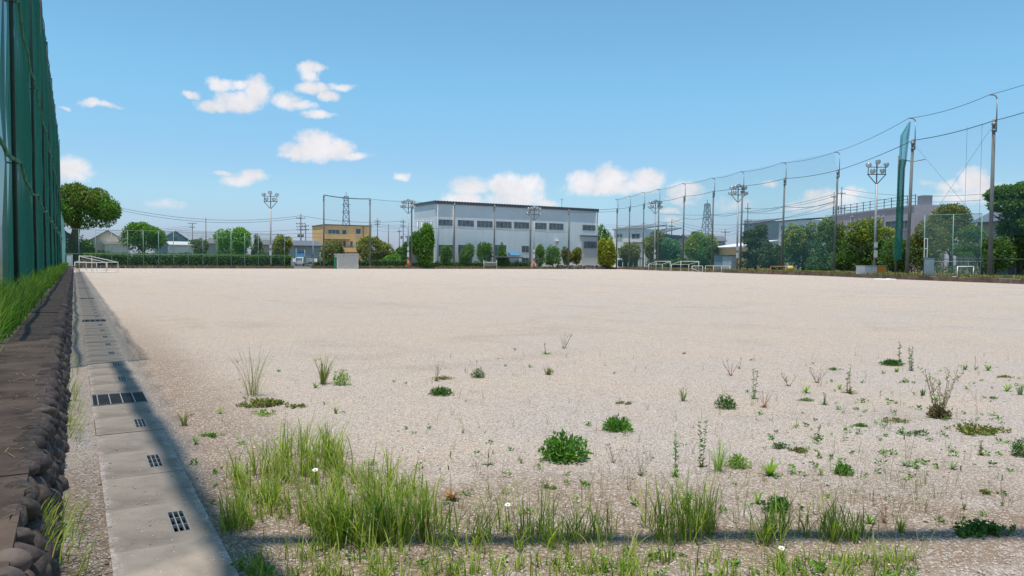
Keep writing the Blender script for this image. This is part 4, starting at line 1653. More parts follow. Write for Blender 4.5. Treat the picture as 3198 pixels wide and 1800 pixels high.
# gate with vehicles behind
gp_ = thing('gate', 'grey green steel gate and posts at the far entrance, left of the storage shed', 'gate', pY(951, 830, YF + .5).xy.to_3d() + Vector((0, 0, GZ)))
g0 = gp_.location.copy()
for px, h in ((925, 3.6), (952, 3.4), (978, 5.6), (1000, 3.0)):
    p = pY(px, 830, YF + .5)
    MB().tube((p.x - g0.x, 0, -.2), (p.x - g0.x, 0, h), .09 if h > 5 else .07, n=8).build('gate_post', fencep, gp_, True)
a, b = pY(925, 830, YF + .5).x - g0.x, pY(1000, 830, YF + .5).x - g0.x
MB().tube((a, 0, 2.1), (b, 0, 2.1), .04, n=6).tube((a, .02, .9), (b, .02, .9), .03, n=6).build('gate_rail', fencep, gp_, True)
for px in (919, 986):
    p = pY(px, 813, YF + .4)
    MB().b2((p.x - g0.x - .3, -.14, p.z - GZ - .35), (p.x - g0.x + .3, -.10, p.z - GZ + .35)).build('notice_board', white, gp_)
p = pY(945, 836, YF - .6)
o = MB().box((p.x, p.y, .18), (3.2, .8, .36)).box((p.x - .1, p.y + .7, .30), (3.0, .7, .28)).build('entrance_steps', mat('pale_concrete', (.38, .36, .33), var=.15, bump=.2))
tag(o, 'low concrete steps at the far entrance gate', 'steps')


def truck():
    p = pY(936, 830, YF + 5.5)
    t = thing('small_truck', 'small blue topped truck parked nose on behind the gate', 'truck', (p.x, p.y, GZ), -TH * .6)
    bl = mat('truck_blue', (.05, .24, .50), rough=.35, var=.05, spec=.5)
    wh = mat('truck_white', (.62, .63, .64), rough=.35, var=.05, spec=.5)
    MB().prism([(-1.35, .45), (-1.35, 1.05), (-.95, 1.85), (.1, 1.9), (.1, .45)], 0, -.78, .78).build('cab', wh, t)
    MB().prism([(-1.34, 1.12), (-1.0, 1.76), (-.96, 1.74), (-1.30, 1.10)], 0, -.66, .66).build('windscreen', glass, t)
    MB().b2((-.85, .15, .75), (.85, 2.6, 1.2)).build('load_bed', wh, t)
    MB().prism([(-.9, 1.2), (.9, 1.2), (.9, 2.5), (.65, 2.75), (-.65, 2.75), (-.9, 2.5)], 1, .18, 2.55).build('load_cover', bl, t)
    for sx in (-.72, .72):
        for yy in (-.8, 1.8):
            w = MB().lathe([(.27, -.08), (.29, -.05), (.29, .05), (.27, .08)], 14, (sx, yy, .28), (1, 0, 0)).build('wheel', mat('tyre', (.02, .02, .02)), t, True)
            MB().lathe([(.15, -.09), (.15, .09)], 10, (sx, yy, .28), (1, 0, 0)).build('rim', alug, w, True)
        MB().b2((sx - .14, -1.39, .72), (sx + .14, -1.352, .88)).build('headlight', lensm, t)
    MB().b2((-.75, -1.42, .42), (.75, -1.36, .62)).build('bumper', alug, t)


truck()


def van():
    p = pY(970, 830, YF + 6.5)
    t = thing('parked_van', 'dark teal van parked behind the gate beside the truck', 'van', (p.x, p.y, GZ), -TH * .6)
    bd = mat('van_teal', (.035, .09, .10), rough=.3, var=.05, spec=.5)
    MB().prism([(-1.6, .35), (-1.62, .95), (-1.1, 1.75), (1.6, 1.8), (1.65, .35)], 0, -.75, .75).build('body', bd, t)
    MB().prism([(-1.62, 1.02), (-1.16, 1.70), (-1.12, 1.68), (-1.58, 1.0)], 0, -.64, .64).build('windscreen', glass, t)
    for s in (-1, 1):
        MB().b2((min(s * .752, s * .76), -.8, 1.05), (max(s * .752, s * .76), 1.3, 1.6)).build('side_window', glass, t)
        for yy in (-1.0, 1.05):
            w = MB().lathe([(.27, -.08), (.29, -.05), (.29, .05), (.27, .08)], 14, (s * .68, yy, .28), (1, 0, 0)).build('wheel', mat('tyre', (.02, .02, .02)), t, True)
            MB().lathe([(.15, -.09), (.15, .09)], 10, (s * .68, yy, .28), (1, 0, 0)).build('rim', alug, w, True)
        MB().b2((s * .55 - .14, -1.66, .68), (s * .55 + .14, -1.622, .84)).build('headlight', lensm, t)
    MB().b2((-.73, -1.68, .34), (.73, -1.63, .52)).build('bumper', alug, t)


van()

# ------------------------------------------------------------------ storage shed at the far end
p = pY(1054, 838, YF - 1.6)
q = pY(1119, 838, YF - 1.6)
zt = pY(1086, 793, YF - 1.6).z
t = thing('storage_shed', 'pale beige steel storage shed with sliding doors at the far edge of the field', 'shed', (p.x, p.y, 0))
SWd, SHt = q.x - p.x, zt
shm = mat('beige_steel', (.72, .66, .56), rough=.55, var=.08, scale=1.5)
shd = mat('grey_beige_door', (.58, .54, .48), rough=.55, var=.08, scale=1.5)
MB().b2((0, 0, .08), (SWd, 2.0, SHt - .28)).build('body', shm, t)
MB().b2((-.12, -.22, SHt - .276), (SWd + .12, 2.15, SHt)).build('roof', mat('shed_roof', (.46, .44, .40), rough=.5), t)
MB().b2((.0, -.06, .0), (SWd, 0.0, .10)).build('sill', shm, t)
nd = 4
for i in range(nd):
    a, b = .14 + (SWd - .28) * i / nd, .14 + (SWd - .28) * (i + 1) / nd
    dr = MB().b2((a + .015, -.05 - .03 * (i % 2), .12), (b - .015, -.004, SHt - .36)).build('door', shd, t)
    for k in range(3):
        u = lerp(a, b, (k + 1) / 4)
        MB().b2((u - .02, -.08 - .03 * (i % 2), .2), (u + .02, -.052 - .03 * (i % 2), SHt - .44)).build('door_rib', shd, dr)
for a in (0, SWd - .12):
    MB().b2((a, -.1, .1), (a + .12, -.004, SHt - .28)).build('corner_post', shm, t)
p = pY(1048, 838, YF - 1.2)
o = MB().b2((-.2, 0, 0), (.2, .5, 2.2)).b2((-.22, -.02, 2.203), (.22, .52, 2.3)).build('green_cabinet', mat('green_board', (.03, .22, .13), var=.15))
o.location = (p.x, p.y, 0)
tag(o, 'narrow green cabinet against the left end of the beige storage shed', 'cabinet')

# ------------------------------------------------------------------ goals
gw = mat('white_goal_paint', (.70, .70, .68), rough=.45, var=.06)


def goal(p, rz, W, H, D, hb, label, r=.045):
    """front frame on local y=0, back frame hb high at y=D"""
    t = thing('goal', label, 'goal', (p.x, p.y, 0), rz, 'white goals round the field')
    for x in (0, W):
        MB().tube((x, 0, 0), (x, 0, H), r, n=8).build('front_post', gw, t, True)
        MB().tube((x, D, 0), (x, D, hb), r * .8, n=8).build('back_post', gw, t, True)
        MB().tube((x, 0, H - r), (x, D, hb), r * .8, n=8).build('side_bar', gw, t, True)
        MB().tube((x, 0, r), (x, D, r), r * .8, n=8).build('ground_bar', gw, t, True)
    MB().tube((-r, 0, H), (W + r, 0, H), r, n=8).build('crossbar', gw, t, True)
    MB().tube((-r, D, hb), (W + r, D, hb), r * .8, n=8).build('back_bar', gw, t, True)
    MB().tube((0, D, r), (W, D, r), r * .8, n=8).build('ground_bar', gw, t, True)
    return t


# left pair: seen from the side, low backs to the right
for (px, py, H_, D_, hb_, lab) in [(248, 851, 1.98, 3.2, 1.25, 'white goal standing at the far end of the drain, nearest of two'),
                                   (234, 846.5, 1.2, 2.9, 1.15, 'low white goal half hidden behind the nearer left goal')]:
    pn = gp(px, py)
    rz = -TH - R(90) + R(3)
    p = pn - Vector((math.cos(rz), math.sin(rz), 0)) * 3.0
    goal(p, rz, 3.0, H_, D_, hb_, lab)
# right pair: seen from behind, front toward the right
for (fx, fy, bx, lab) in [((1980 + 855 * .132, 760 + 672 * .132), (1980 + 520 * .132, 760 + 660 * .132), None, 'left of the two white goals by the right hand poles'),
                          ((1980 + 1530 * .132, 760 + 680 * .132), (1980 + 1105 * .132, 760 + 668 * .132), None, 'right of the two white goals by the right hand poles')]:
    d0 = 142 if 'right of' in lab else 150
    a, b = pd(fy[0], 845, d0 + 3), pd(fx[0], 845, d0)
    dv = (b - a)
    L = math.hypot(dv.x, dv.y)
    t = goal(Vector((a.x, a.y, 0)), math.atan2(dv.y, dv.x), L, 2.0, 2.4, 1.4, lab)
    # the back leans away to the left
    for o in t.children:
        for v in o.data.vertices:
            if v.co.y > .3:
                f = v.co.y / 2.4
                v.co.x -= 2.7 * f
                v.co.y -= 1.7 * f


def barrier(p, q, h, label, m, diag=False, legs=3):
    t = thing('low_barrier', label, 'barrier', (p.x, p.y, 0), math.atan2(q.y - p.y, q.x - p.x))
    L = (q - p).xy.length
    MB().tube((0, 0, h), (L, 0, h), .045, n=8).build('top_rail', m, t, True)
    for i in range(legs):
        x = L * i / (legs - 1)
        MB().tube((x, 0, 0), (x, 0, h), .045, n=8).build('leg', m, t, True)
        MB().tube((x, 0, .03), (x, .9, .03), .035, n=6).build('foot', m, t, True)
    MB().tube((0, .9, .03), (L, .9, .03), .035, n=6).build('ground_bar', m, t, True)
    if diag:
        MB().tube((0, 0, h * .6), (L * .8, 0, .06), .035, n=6).build('brace', m, t, True)
    return t


ylw = mat('cream_goal_paint', (.62, .56, .42), rough=.5, var=.08)
barrier(pd(2161, 850, 138), pd(2194, 850, 138), 1.15, 'small white rail frame with a brace right of the goals', gw, True, 2)
barrier(pd(2203, 850, 134), pd(2279, 850, 130), 1.2, 'long cream low rail frame before the tan house', ylw, False, 4)
barrier(pd(2407, 850, 114), pd(2453, 850, 112), 1.25, 'orange brown low rail at the fourth tall pole', mat('rust_paint', (.42, .22, .10), rough=.6, var=.2), False, 2)

# ------------------------------------------------------------------ things along the far end, before the hall


def shelter(x0, x1, ytop, Y, label, posts_, m, panel=None):
    a, b = pY(x0, 838, Y), pY(x1, 838, Y)
    h = pY((x0 + x1) / 2, ytop, Y).z
    t = thing('shelter', label, 'shelter', (a.x, a.y, GZ if Y > YF else 0))
    z0 = t.location.z
    L = b.x - a.x
    MB().prism([(-.9, h - z0), (1.6, h - z0 + .35), (1.6, h - z0 + .5), (-.9, h - z0 + .14)], 0, -.2, L + .2).build('roof', m, t)
    for f in posts_:
        MB().b2((L * f - .07, .3, -.1), (L * f + .07, .44, h - z0 + .15)).build('post', m, t)
    if panel:
        n = 4
        for i in range(n):
            MB().b2((L * i / n + .1, 1.3, .15), (L * (i + 1) / n - .1, 1.36, h - z0 - .4)).build('panel', panel, t)
    MB().b2((.3, .6, .38), (L - .3, 1.0, .46)).build('bench_seat', mat('bench_wood', (.20, .13, .08), var=.25), t)
    for f in (.15, .5, .85):
        MB().b2((L * f - .05, .62, -.1), (L * f + .05, .98, .379)).build('bench_leg', m, t)
    return t


dk = mat('dark_shelter_steel', (.045, .05, .06), rough=.5, var=.2)
shelter(1541, 1626, 806, YF + 1.6, 'dark flat roofed bench shelter before the middle of the hall', (.12, .93), dk)
shelter(1938, 2003, 808, YF + 4.0, 'dark framed shelter with green panels right of the hall', (.02, .35, .68, .98), dk, mat('green_panel', (.05, .20, .16), var=.2))
a, b = pY(1511, 840, YF - .5), pY(1551, 840, YF - .5)
t = thing('goal', 'small white goal with a checked net before the clipped shrubs', 'goal', (a.x, a.y, 0), 0, 'white goals round the field')
L = b.x - a.x
for x in (0, L):
    MB().tube((x, 0, 0), (x, 0, 2.0), .05, n=8).build('post', gw, t, True)
MB().tube((0, 0, 1.55), (L, 0, 1.55), .05, n=8).build('crossbar', gw, t, True)
n_ = MB()
for i in range(13):
    n_.b2((L * i / 12 - .015, .05, .7), (L * i / 12 + .015, .07, 1.55))
for i in range(5):
    n_.b2((0, .075, .75 + i * .19), (L, .09, .78 + i * .19))
n_.build('net', gw, t)

# low mottled stone wall
stm = [mat('mottled_stone_%s' % s, c, var=.2, scale=3, bump=.3) for s, c in (('pale', (.36, .33, .30)), ('green', (.10, .13, .10)), ('dark', (.07, .07, .07)), ('rose', (.30, .22, .20)))]
a, b = pY(1741, 840, YF - .3), pY(1898, 840, YF - .3)
lw = thing('stone_wall', 'low wall of mottled pale and dark field stones before the right end of the hall', 'wall', (a.x, a.y, 0))
MB().b2((0, .18, 0), (b.x - a.x, .5, 1.0)).build('wall_core', mortar, lw)
stv = []
for mm in stm:
    for s in range(2):
        me = cobble(s * 13 + 3, 1).copy()
        me.materials.clear()
        me.materials.append(mm)
        stv.append(me)
x, row = 0.0, 0
for row in range(3):
    x = .2 * (row % 2)
    while x < b.x - a.x - .2:
        w = rr.uniform(.16, .30)
        o = link('stone', rr.choice(stv), None, lw)
        o.location = (x + w, .16, .17 + row * .33)
        o.scale = (w, .14, .18)
        o.rotation_euler = (rr.uniform(-.4, .4), rr.uniform(-.4, .4), rr.uniform(-.3, .3))
        x += 2 * w + .01

# storage box on the right
p = pd(2701, 866, 92)
t = thing('storage_box', 'low storage box with grey doors and an orange end on the right edge', 'storage box', (p.x, p.y, 0), -TH + R(14))
MB().b2((0, 0, 0), (1.75, 1.6, 1.42)).build('body', mat('grey_box_steel', (.58, .59, .60), rough=.5, var=.06), t)
for i in range(2):
    MB().b2((.05 + i * .85, -.035, .08), (.86 + i * .85, -.004, 1.34)).build('door', mat('grey_door_steel', (.64, .65, .66), rough=.5, var=.06), t)
MB().b2((1.753, .02, .0), (3.05, 1.55, 1.40)).build('orange_end', mat('orange_panel', (.80, .27, .04), rough=.55, var=.15), t)
MB().b2((1.8, -.03, .08), (3.0, .016, 1.34)).build('door', MATS['orange_panel'], t)
MB().b2((-.1, -.12, 1.423), (3.15, 1.7, 1.50)).build('lid', mat('grey_lid', (.30, .29, .28), rough=.6), t)
p = gp(2762, 873)
mb = MB()
for i in range(9):
    mb.box((rr.uniform(-1.1, 1.1), rr.uniform(-.6, .5), .06), (rr.uniform(.4, 1.1), rr.uniform(.3, .6), rr.uniform(.06, .16)), rr.uniform(0, 3), .6)
o = mb.build('white_tarp', mat('tarp_white', (.60, .60, .58), var=.1, bump=.3))
o.location = (p.x, p.y, -.02)
o.rotation_euler = (0, 0, -TH)
tag(o, 'crumpled whitish tarp on the ground before the storage box', 'tarp')
p = pd(2467, 845, 122)
t = thing('field_roller', 'small yellow ground roller parked under the trees on the right', 'roller', (p.x, p.y, GZ), -TH)
yw = mat('yellow_paint', (.55, .38, .10), rough=.5, var=.15)
MB().lathe([(.42, -.45), (.45, -.42), (.45, .42), (.42, .45)], 16, (0, 0, .45), (1, 0, 0)).build('drum', yw, t, True)
MB().bar((-.52, 0, .45), (-.4, 0, 1.35), .06).bar((.52, 0, .45), (.4, 0, 1.35), .06).bar((-.4, 0, 1.35), (.4, 0, 1.35), .06).build('handle', yw, t)

# small equipment shed with blue grey shutters on the right
p, q = pd(2229, 845, 152), pd(2284, 845, 149)
t = thing('equipment_shed', 'small shed with blue grey sliding doors before the tan house', 'shed', (p.x, p.y, GZ), math.atan2(q.y - p.y, q.x - p.x))
L = (q - p).xy.length
hz = pd(2255, 800, 150).z - GZ
MB().b2((0, 0, 0), (L, 2.0, hz)).build('body', mat('pale_blue_steel', (.36, .42, .46), rough=.5, var=.06), t)
MB().b2((-.15, -.25, hz + .003), (L + .15, 2.2, hz + .22)).build('roof', gymr, t)
for i in range(2):
    MB().b2((L * i / 2 + .05, -.05 - .03 * i, .08), (L * (i + 1) / 2 + .02, -.004, hz - .1)).build('door', mat('blue_door' if i == 0 else 'pale_door', (.18, .27, .33) if i == 0 else (.42, .47, .50), rough=.5), t)

# backstop screen
a, b = pd(2884, 855, 80), pd(3062, 855, 77)
t = thing('backstop_screen', 'tall green netted backstop screen in a pipe frame on the right', 'screen', (a.x, a.y, GZ), math.atan2(b.y - a.y, b.x - a.x))
L = (b - a).xy.length
hs_ = pd(2970, 671, 79).z - GZ
pg = mat('green_pipe', (.16, .30, .25), rough=.5, var=.1)
for f in (0, .51, 1):
    MB().tube((L * f, 0, -.2), (L * f, 0, hs_), .045, n=8).build('post', pg, t, True)
for z in (hs_, 1.55, .1):
    MB().tube((0, 0, z), (L, 0, z), .035, n=6).build('rail', pg, t, True)
for f in (0, .5):
    nv = [(L * f + .02, .02, .1), (L * (f + .5), .02, .1), (L * (f + .5), .02, hs_), (L * f + .02, .02, hs_)]
    link('net_panel', mesh_np('net_panel', nv, [np.array([[0, 1, 2, 3]])]), netmat('green_screen_net', (.15, .27, .25), .30, .4), t)
MB().b2((.0, -.06, 2.0), (.06, .0, hs_ * .62)).b2((.28, -.06, 2.0), (.34, .0, hs_ * .62)).b2((.06, -.06, hs_ * .62 - .06), (.28, 0, hs_ * .62)).b2((.06, -.06, 2.9), (.28, 0, 2.96)).build('white_ladder', gw, t)
MB().b2((.05, -.08, .1), (1.0, -.02, 1.9)).build('sheet', mat('blue_grey_sheet', (.20, .27, .30), rough=.5), t)
a, b = pd(2878, 810, 78), pd(3230, 810, 72)
mb = MB().tube(a, b, .035, n=6)
for f in (0.02, .35, .66, .98):
    p = a.lerp(b, f)
    mb.tube((p.x, p.y, GZ - .1), (p.x, p.y, p.z), .035, n=6)
o = mb.build('handrail', ropeg)
tag(o, 'dark pipe handrail running past the backstop screen at the right edge', 'railing')
p, q = pd(2990, 853, 74), pd(3040, 853, 74)
barrier(p, q, 1.05, 'small pale rail frame before the backstop screen', gw, False, 2).location.z = GZ

# left corner things
p = pd(215, 832, 122)
t = thing('white_cabinet', 'white steel cabinet at the far end of the left net', 'cabinet', (p.x, p.y, GZ), -TH)
MB().b2((-.36, 0, 0), (.36, .5, 1.85)).build('body', alum, t)
MB().b2((-.33, -.03, .06), (.33, -.004, 1.78)).build('door', white, t)
MB().b2((-.40, -.06, 1.853), (.40, .55, 1.92)).build('top', alum, t)
p = pd(268, 840, 133)
t = thing('brick_stack', 'stack of reddish brown bricks behind the left goals', 'brick stack', (p.x, p.y, GZ - .1), -TH)
bmx = [mat('brown_brick', (.25, .14, .09), var=.3, scale=2), mat('dusty_brick', (.36, .26, .19), var=.2, scale=2)]
bme = []
for m_ in bmx:
    me = MB().b2((0, 0, 0), (.40, .3, .19)).mesh('brick')
    me.materials.append(m_)
    bme.append(me)
for r_i in range(6):
    for c_i in range(8):
        if r_i >= 5 and c_i in (0, 6, 7):
            continue
        o = link('brick', bme[(r_i * 3 + c_i) % 2 if rr.random() < .7 else 0], None, t)
        o.location = (-1.7 + c_i * .415 + .2 * (r_i % 2), rr.uniform(-.04, .04), .1 + r_i * .2)
p = pd(320, 830, 137)
t = thing('covered_car', 'silver car under a pale cover at the far left corner', 'car', (p.x, p.y, GZ), -TH + .2)
cv = mat('silver_cover', (.42, .43, .47), rough=.4, var=.1)
MB().prism([(-1.3, .0), (-1.35, .7), (-.75, .85), (-.45, 1.35), (.6, 1.4), (1.0, .9), (1.35, .8), (1.35, .0)], 1, -.7, .7).build('cover', cv, t)
for sx in (-.8, .85):
    for sy in (-.72, .72):
        MB().lathe([(.26, -.07), (.28, 0), (.26, .07)], 12, (sx, sy, .2), (0, 1, 0)).build('wheel', MATS['tyre'], t, True)

# ------------------------------------------------------------------ trees
bark = mat('bark', (.10, .075, .055), rough=.95, var=.35, scale=3, bump=.6, stretch=(3, 3, .6))
LM = {
    'dark': leafmat('leaf_dark', (0.036, 0.091, 0.024), (0.131, 0.231, 0.045), .28),
    'mid': leafmat('leaf_mid', (0.056, 0.140, 0.029), (0.171, 0.322, 0.056), .32),
    'bright': leafmat('leaf_bright', (0.081, 0.212, 0.029), (0.241, 0.473, 0.061), .36),
    'olive': leafmat('leaf_olive', (0.091, 0.121, 0.031), (0.312, 0.302, 0.070), .30),
    'yellow': leafmat('leaf_yellow', (0.161, 0.212, 0.030), (0.483, 0.473, 0.070), .34),
    'grey': leafmat('leaf_grey', (0.101, 0.140, 0.081), (0.241, 0.302, 0.161), .28),
    'teal': leafmat('leaf_teal', (0.061, 0.161, 0.081), (0.171, 0.332, 0.161), .30),
    'pine': leafmat('leaf_pine', (0.040, 0.076, 0.031), (0.131, 0.171, 0.061), .22),
}


def tree(name, label, px, d, ytop, ybot, wpx, leaf, seed, n=2600, shape='round', trunk_px=None, lsize=None, gap=-.6, group='trees and shrubs round the field', cat='tree', yround=.9, second=None, trunk_r=None):
    b = pd(trunk_px or px, 845, d)
    c0 = pd(px, 845, d)
    zt, zb = pd(px, ytop, d).z - GZ, pd(px, ybot, d).z - GZ
    rx = wpx * d / FPX / 2
    hz = (zt - zb) / 2
    zc = (zt + zb) / 2
    t = thing(name, label, cat, (b.x, b.y, GZ), -TH, group)
    ox = (c0.x - b.x) * math.cos(TH) - (c0.y - b.y) * math.sin(TH)
    q = random.Random(seed)
    lobes = []
    if shape == 'round':
        lobes.append(((ox, 0, zc), (rx * .78, rx * .78 * yround, hz * .80)))
        for k in range(13):
            a = q.uniform(0, 6.28)
            e = q.uniform(-.9, 1.0)
            rr_ = q.uniform(.20, .48)
            lobes.append(((ox + math.cos(a) * rx * .68 * math.cos(e), math.sin(a) * rx * .66 * math.cos(e) * yround, zc + math.sin(e) * hz * .72), (rx * rr_, rx * rr_, hz * rr_ * 1.05)))
    elif shape == 'cone':
        for k in range(7):
            f = k / 6
            r_ = rx * (1 - .78 * f)
            lobes.append(((ox + q.uniform(-.15, .15) * rx, q.uniform(-.15, .15) * rx, zb + (zt - zb) * (.10 + .84 * f)), (r_, r_, (zt - zb) * .13)))
    elif shape == 'column':
        lobes.append(((ox, 0, zc - hz * .1), (rx * .95, rx * .95, hz * .88)))
        for k in range(5):
            a = q.uniform(0, 6.28)
            lobes.append(((ox + math.cos(a) * rx * .4, math.sin(a) * rx * .4, zc + q.uniform(-.6, .8) * hz * .75), (rx * .6, rx * .6, hz * .35)))
    elif shape == 'dome':       # flat underside, domed top
        lobes.append(((ox, 0, zc - hz * .15), (rx * .86, rx * .8, hz * .66)))
        for k in range(16):
            a = q.uniform(0, 6.28)
            f = q.uniform(.2, 1)
            zz = (1 - f ** 2) * .72
            lobes.append(((ox + math.cos(a) * rx * .72 * f, math.sin(a) * rx * .68 * f, zc + hz * (zz - .25 + q.uniform(-.25, .1))), (rx * .30, rx * .30, hz * .30)))
    elif shape == 'tier':       # horizontal sprays
        for k in range(15):
            f = q.random()
            a = q.uniform(0, 6.28)
            r_ = rx * (1 - .5 * f)
            lobes.append(((ox + math.cos(a) * r_ * .62, math.sin(a) * r_ * .6, zb + (zt - zb) * (.08 + .88 * f)), (rx * .42, rx * .42, hz * .14)))
        lobes.append(((ox, 0, zc - hz * .1), (rx * .45, rx * .45, hz * .75)))
    ls = lsize or max(.16, d * .0022)
    cm = crown_mesh('crown', lobes, int(n * 1.75), ls, seed, gap)
    cr = link('crown', cm, LM[leaf], t)
    if second:  # second leaf colour on the upper lobes paints in the sunlit crown tops
        c2 = crown_mesh('light_top_leaves', [(c, (r[0] * 1.02, r[1] * 1.02, r[2] * 1.02)) for c, r in lobes if c[2] > zc], int(n * .6), ls, seed + 50, gap + .3, .9)
        link('light_top_leaves', c2, LM[second], t)
    r0 = trunk_r or max(.10, rx * .075)
    tr = MB()
    top = zc + hz * .35
    pts = [(0, 0, -.3), (ox * .15 + q.uniform(-.1, .1) * rx * .3, 0, max(.5, zb * .6)), (ox * .6, 0, zb + hz * .4), (ox, 0, top)]
    tr.path(pts, [r0 * 1.3, r0, r0 * .75, r0 * .25], 9)
    tr.build('trunk', bark, t, True)
    lm = MB()
    for k in range(7):
        a = q.uniform(0, 6.28)
        z0 = lerp(max(.4, zb * .7), zc, q.random())
        e = Vector((ox + math.cos(a) * rx * .65, math.sin(a) * rx * .65, z0 + hz * q.uniform(.3, .8)))
        s0 = Vector((ox * min(1, z0 / max(top, .1)), 0, z0))
        m_ = s0.lerp(e, .5) + Vector((0, 0, .12 * rx))
        lm.path([tuple(s0), tuple(m_), tuple(e)], [r0 * .5, r0 * .32, r0 * .1], 6)
    lm.build('limbs', bark, t, True)
    return t


tree('broadleaf_tree', 'large dense domed tree just beyond the end of the left net', 258, 146, 556, 730, 240, 'mid', 1, 15000, 'dome', 222, .36, -.75, second='olive', trunk_r=.85)
tree('broadleaf_tree', 'rounded green tree behind the chain link fence, right of the cream house', 447, 158, 676, 792, 144, 'mid', 2, 6000, 'dome', 450, .36, -.7, second='bright')
tree('small_tree', 'dusty grey green tree left of the bright green tree at the far fence', 622, 168, 744, 806, 58, 'grey', 3, 1800)
tree('broadleaf_tree', 'bright green bushy tree behind the fence, left of the floodlight mast', 730, 170, 710, 812, 116, 'bright', 4, 4200, second='bright')
tree('small_tree', 'grey green pointed tree right of the bright green tree', 803, 172, 736, 812, 46, 'grey', 5, 1500, 'cone')
tree('small_tree', 'yellow green airy tree right of the left floodlight mast', 882, 172, 736, 812, 62, 'olive', 6, 2000, second='yellow')
tree('broadleaf_tree', 'olive tree between the gate and the storage shed', 1040, 170, 744, 834, 72, 'olive', 7, 2600)
tree('broadleaf_tree', 'tall olive yellow tree right of the storage shed', 1166, 171, 733, 836, 92, 'olive', 8, 3800, second='yellow')
tree('broadleaf_tree', 'lower olive tree next to the hall side of the tall olive tree', 1212, 173, 756, 836, 60, 'olive', 9, 2200)
tree('shrub', 'bright green rounded shrub left of the mast with the orange foot', 1222, 168, 793, 842, 74, 'bright', 10, 2200, cat='shrub')
tree('small_tree', 'green tree close behind the mast with the orange foot', 1262, 176, 757, 838, 48, 'mid', 11, 1800)
tree('broadleaf_tree', 'tall bushy green tree at the left corner of the hall', 1320, 166, 704, 842, 80, 'mid', 12, 5200, 'round', second='bright')
names = ['first clipped shrub on the left before the hall', 'second clipped shrub before the hall, right of a net pole', 'third clipped shrub before the hall, the widest of the left ones',
         'pointed clipped shrub beside the dark bench shelter', 'narrow clipped shrub right of the mast before the hall', 'broad clipped shrub below the white flue of the hall',
         'thin reddish green shrub behind the mottled wall, left of a pair', 'reddish green shrub behind the mottled wall, right of a pair']
for i, (x, w, yt, yb, lf, sh) in enumerate([(1393, 36, 762, 832, 'mid', 'column'), (1458, 48, 757, 834, 'mid', 'round'), (1513, 52, 756, 832, 'mid', 'round'), (1568, 46, 763, 830, 'mid', 'cone'),
                                            (1685, 32, 764, 836, 'mid', 'column'), (1727, 52, 768, 832, 'mid', 'round'), (1771, 34, 772, 828, 'olive', 'round'), (1800, 36, 774, 828, 'olive', 'round')]):
    d = pY(x, 840, YF + 3.4).xy.dot(FH.xy)
    tree('clipped_shrub', names[i], x, d, yt, yb, w, lf, 20 + i, 2000, sh, cat='shrub', gap=-.55, lsize=.30)
tree('broadleaf_tree', 'dark green upright tree at the right corner of the hall', 1888, 208, 702, 835, 62, 'mid', 31, 2600, 'round')
tree('shrub', 'round golden green clipped tree right of the hall', 1892, 190, 747, 836, 62, 'yellow', 32, 3000, cat='shrub', gap=-.9)
tree('small_tree', 'dark olive tree before the white balcony house', 1968, 199, 752, 824, 62, 'olive', 33, 2200)
tree('broadleaf_tree', 'tree with golden crown behind the left goal on the right', 2046, 182, 716, 846, 66, 'olive', 34, 3400, second='yellow')
tree('broadleaf_tree', 'drooping blue green tree behind the right goal', 2098, 180, 740, 830, 66, 'teal', 35, 3200)
tree('broadleaf_tree', 'dark tree with yellow top left of the tan house', 2188, 170, 727, 846, 100, 'mid', 36, 4600, second='yellow')
tree('pine_tree', 'dark layered pine right of the fifth tall pole', 2358, 142, 704, 842, 100, 'pine', 37, 6000, 'tier')
tree('small_tree', 'dark low tree left of the fourth tall pole', 2412, 138, 752, 850, 84, 'pine', 38, 3200)
tree('broadleaf_tree', 'dark tree with light green top right of the fourth tall pole', 2508, 132, 690, 850, 124, 'dark', 39, 5200, second='yellow')
tree('broadleaf_tree', 'brownish topped dark tree behind the third tall pole', 2594, 128, 677, 850, 112, 'dark', 40, 4600, second='yellow')
tree('broadleaf_tree', 'big dark tree with golden top behind the last floodlight mast', 2705, 114, 674, 856, 150, 'dark', 41, 6500, second='yellow')
tree('small_tree', 'dark low tree between the storage box and the gathered net', 2790, 104, 735, 856, 104, 'dark', 42, 3600)
tree('broadleaf_tree', 'tall domed olive tree rising behind the backstop screen', 2968, 118, 617, 800, 170, 'olive', 43, 8000, 'dome', lsize=.3)
tree('small_tree', 'tree with light leaves seen through the backstop screen', 2905, 104, 694, 846, 118, 'olive', 44, 5000, second='olive')
tree('small_tree', 'small open tree before the beige sheds at the right edge', 3028, 86, 700, 806, 104, 'mid', 45, 3600, 'tier', 3068, .2)
tree('broadleaf_tree', 'large dark spreading tree cut by the right edge', 3172, 88, 570, 850, 226, 'dark', 46, 15000, 'tier', 3190, .26, second='mid')
tree('shrub', 'dark undergrowth bush at the foot of the third tall pole', 2650, 122, 780, 858, 110, 'dark', 47, 3000, cat='shrub')
tree('shrub', 'dark undergrowth bush between the third and fourth tall poles', 2555, 128, 790, 856, 90, 'dark', 48, 2600, cat='shrub')
tree('shrub', 'dark bush under the tree left of the tan house', 2120, 176, 805, 846, 90, 'dark', 49, 2400, cat='shrub')
tree('shrub', 'dark bush at the right edge behind the near net pole', 3110, 84, 740, 856, 90, 'dark', 51, 3200, cat='shrub')
tree('small_tree', 'small tree in the shade of the large domed tree on the left', 262, 160, 740, 812, 60, 'dark', 50, 1800)


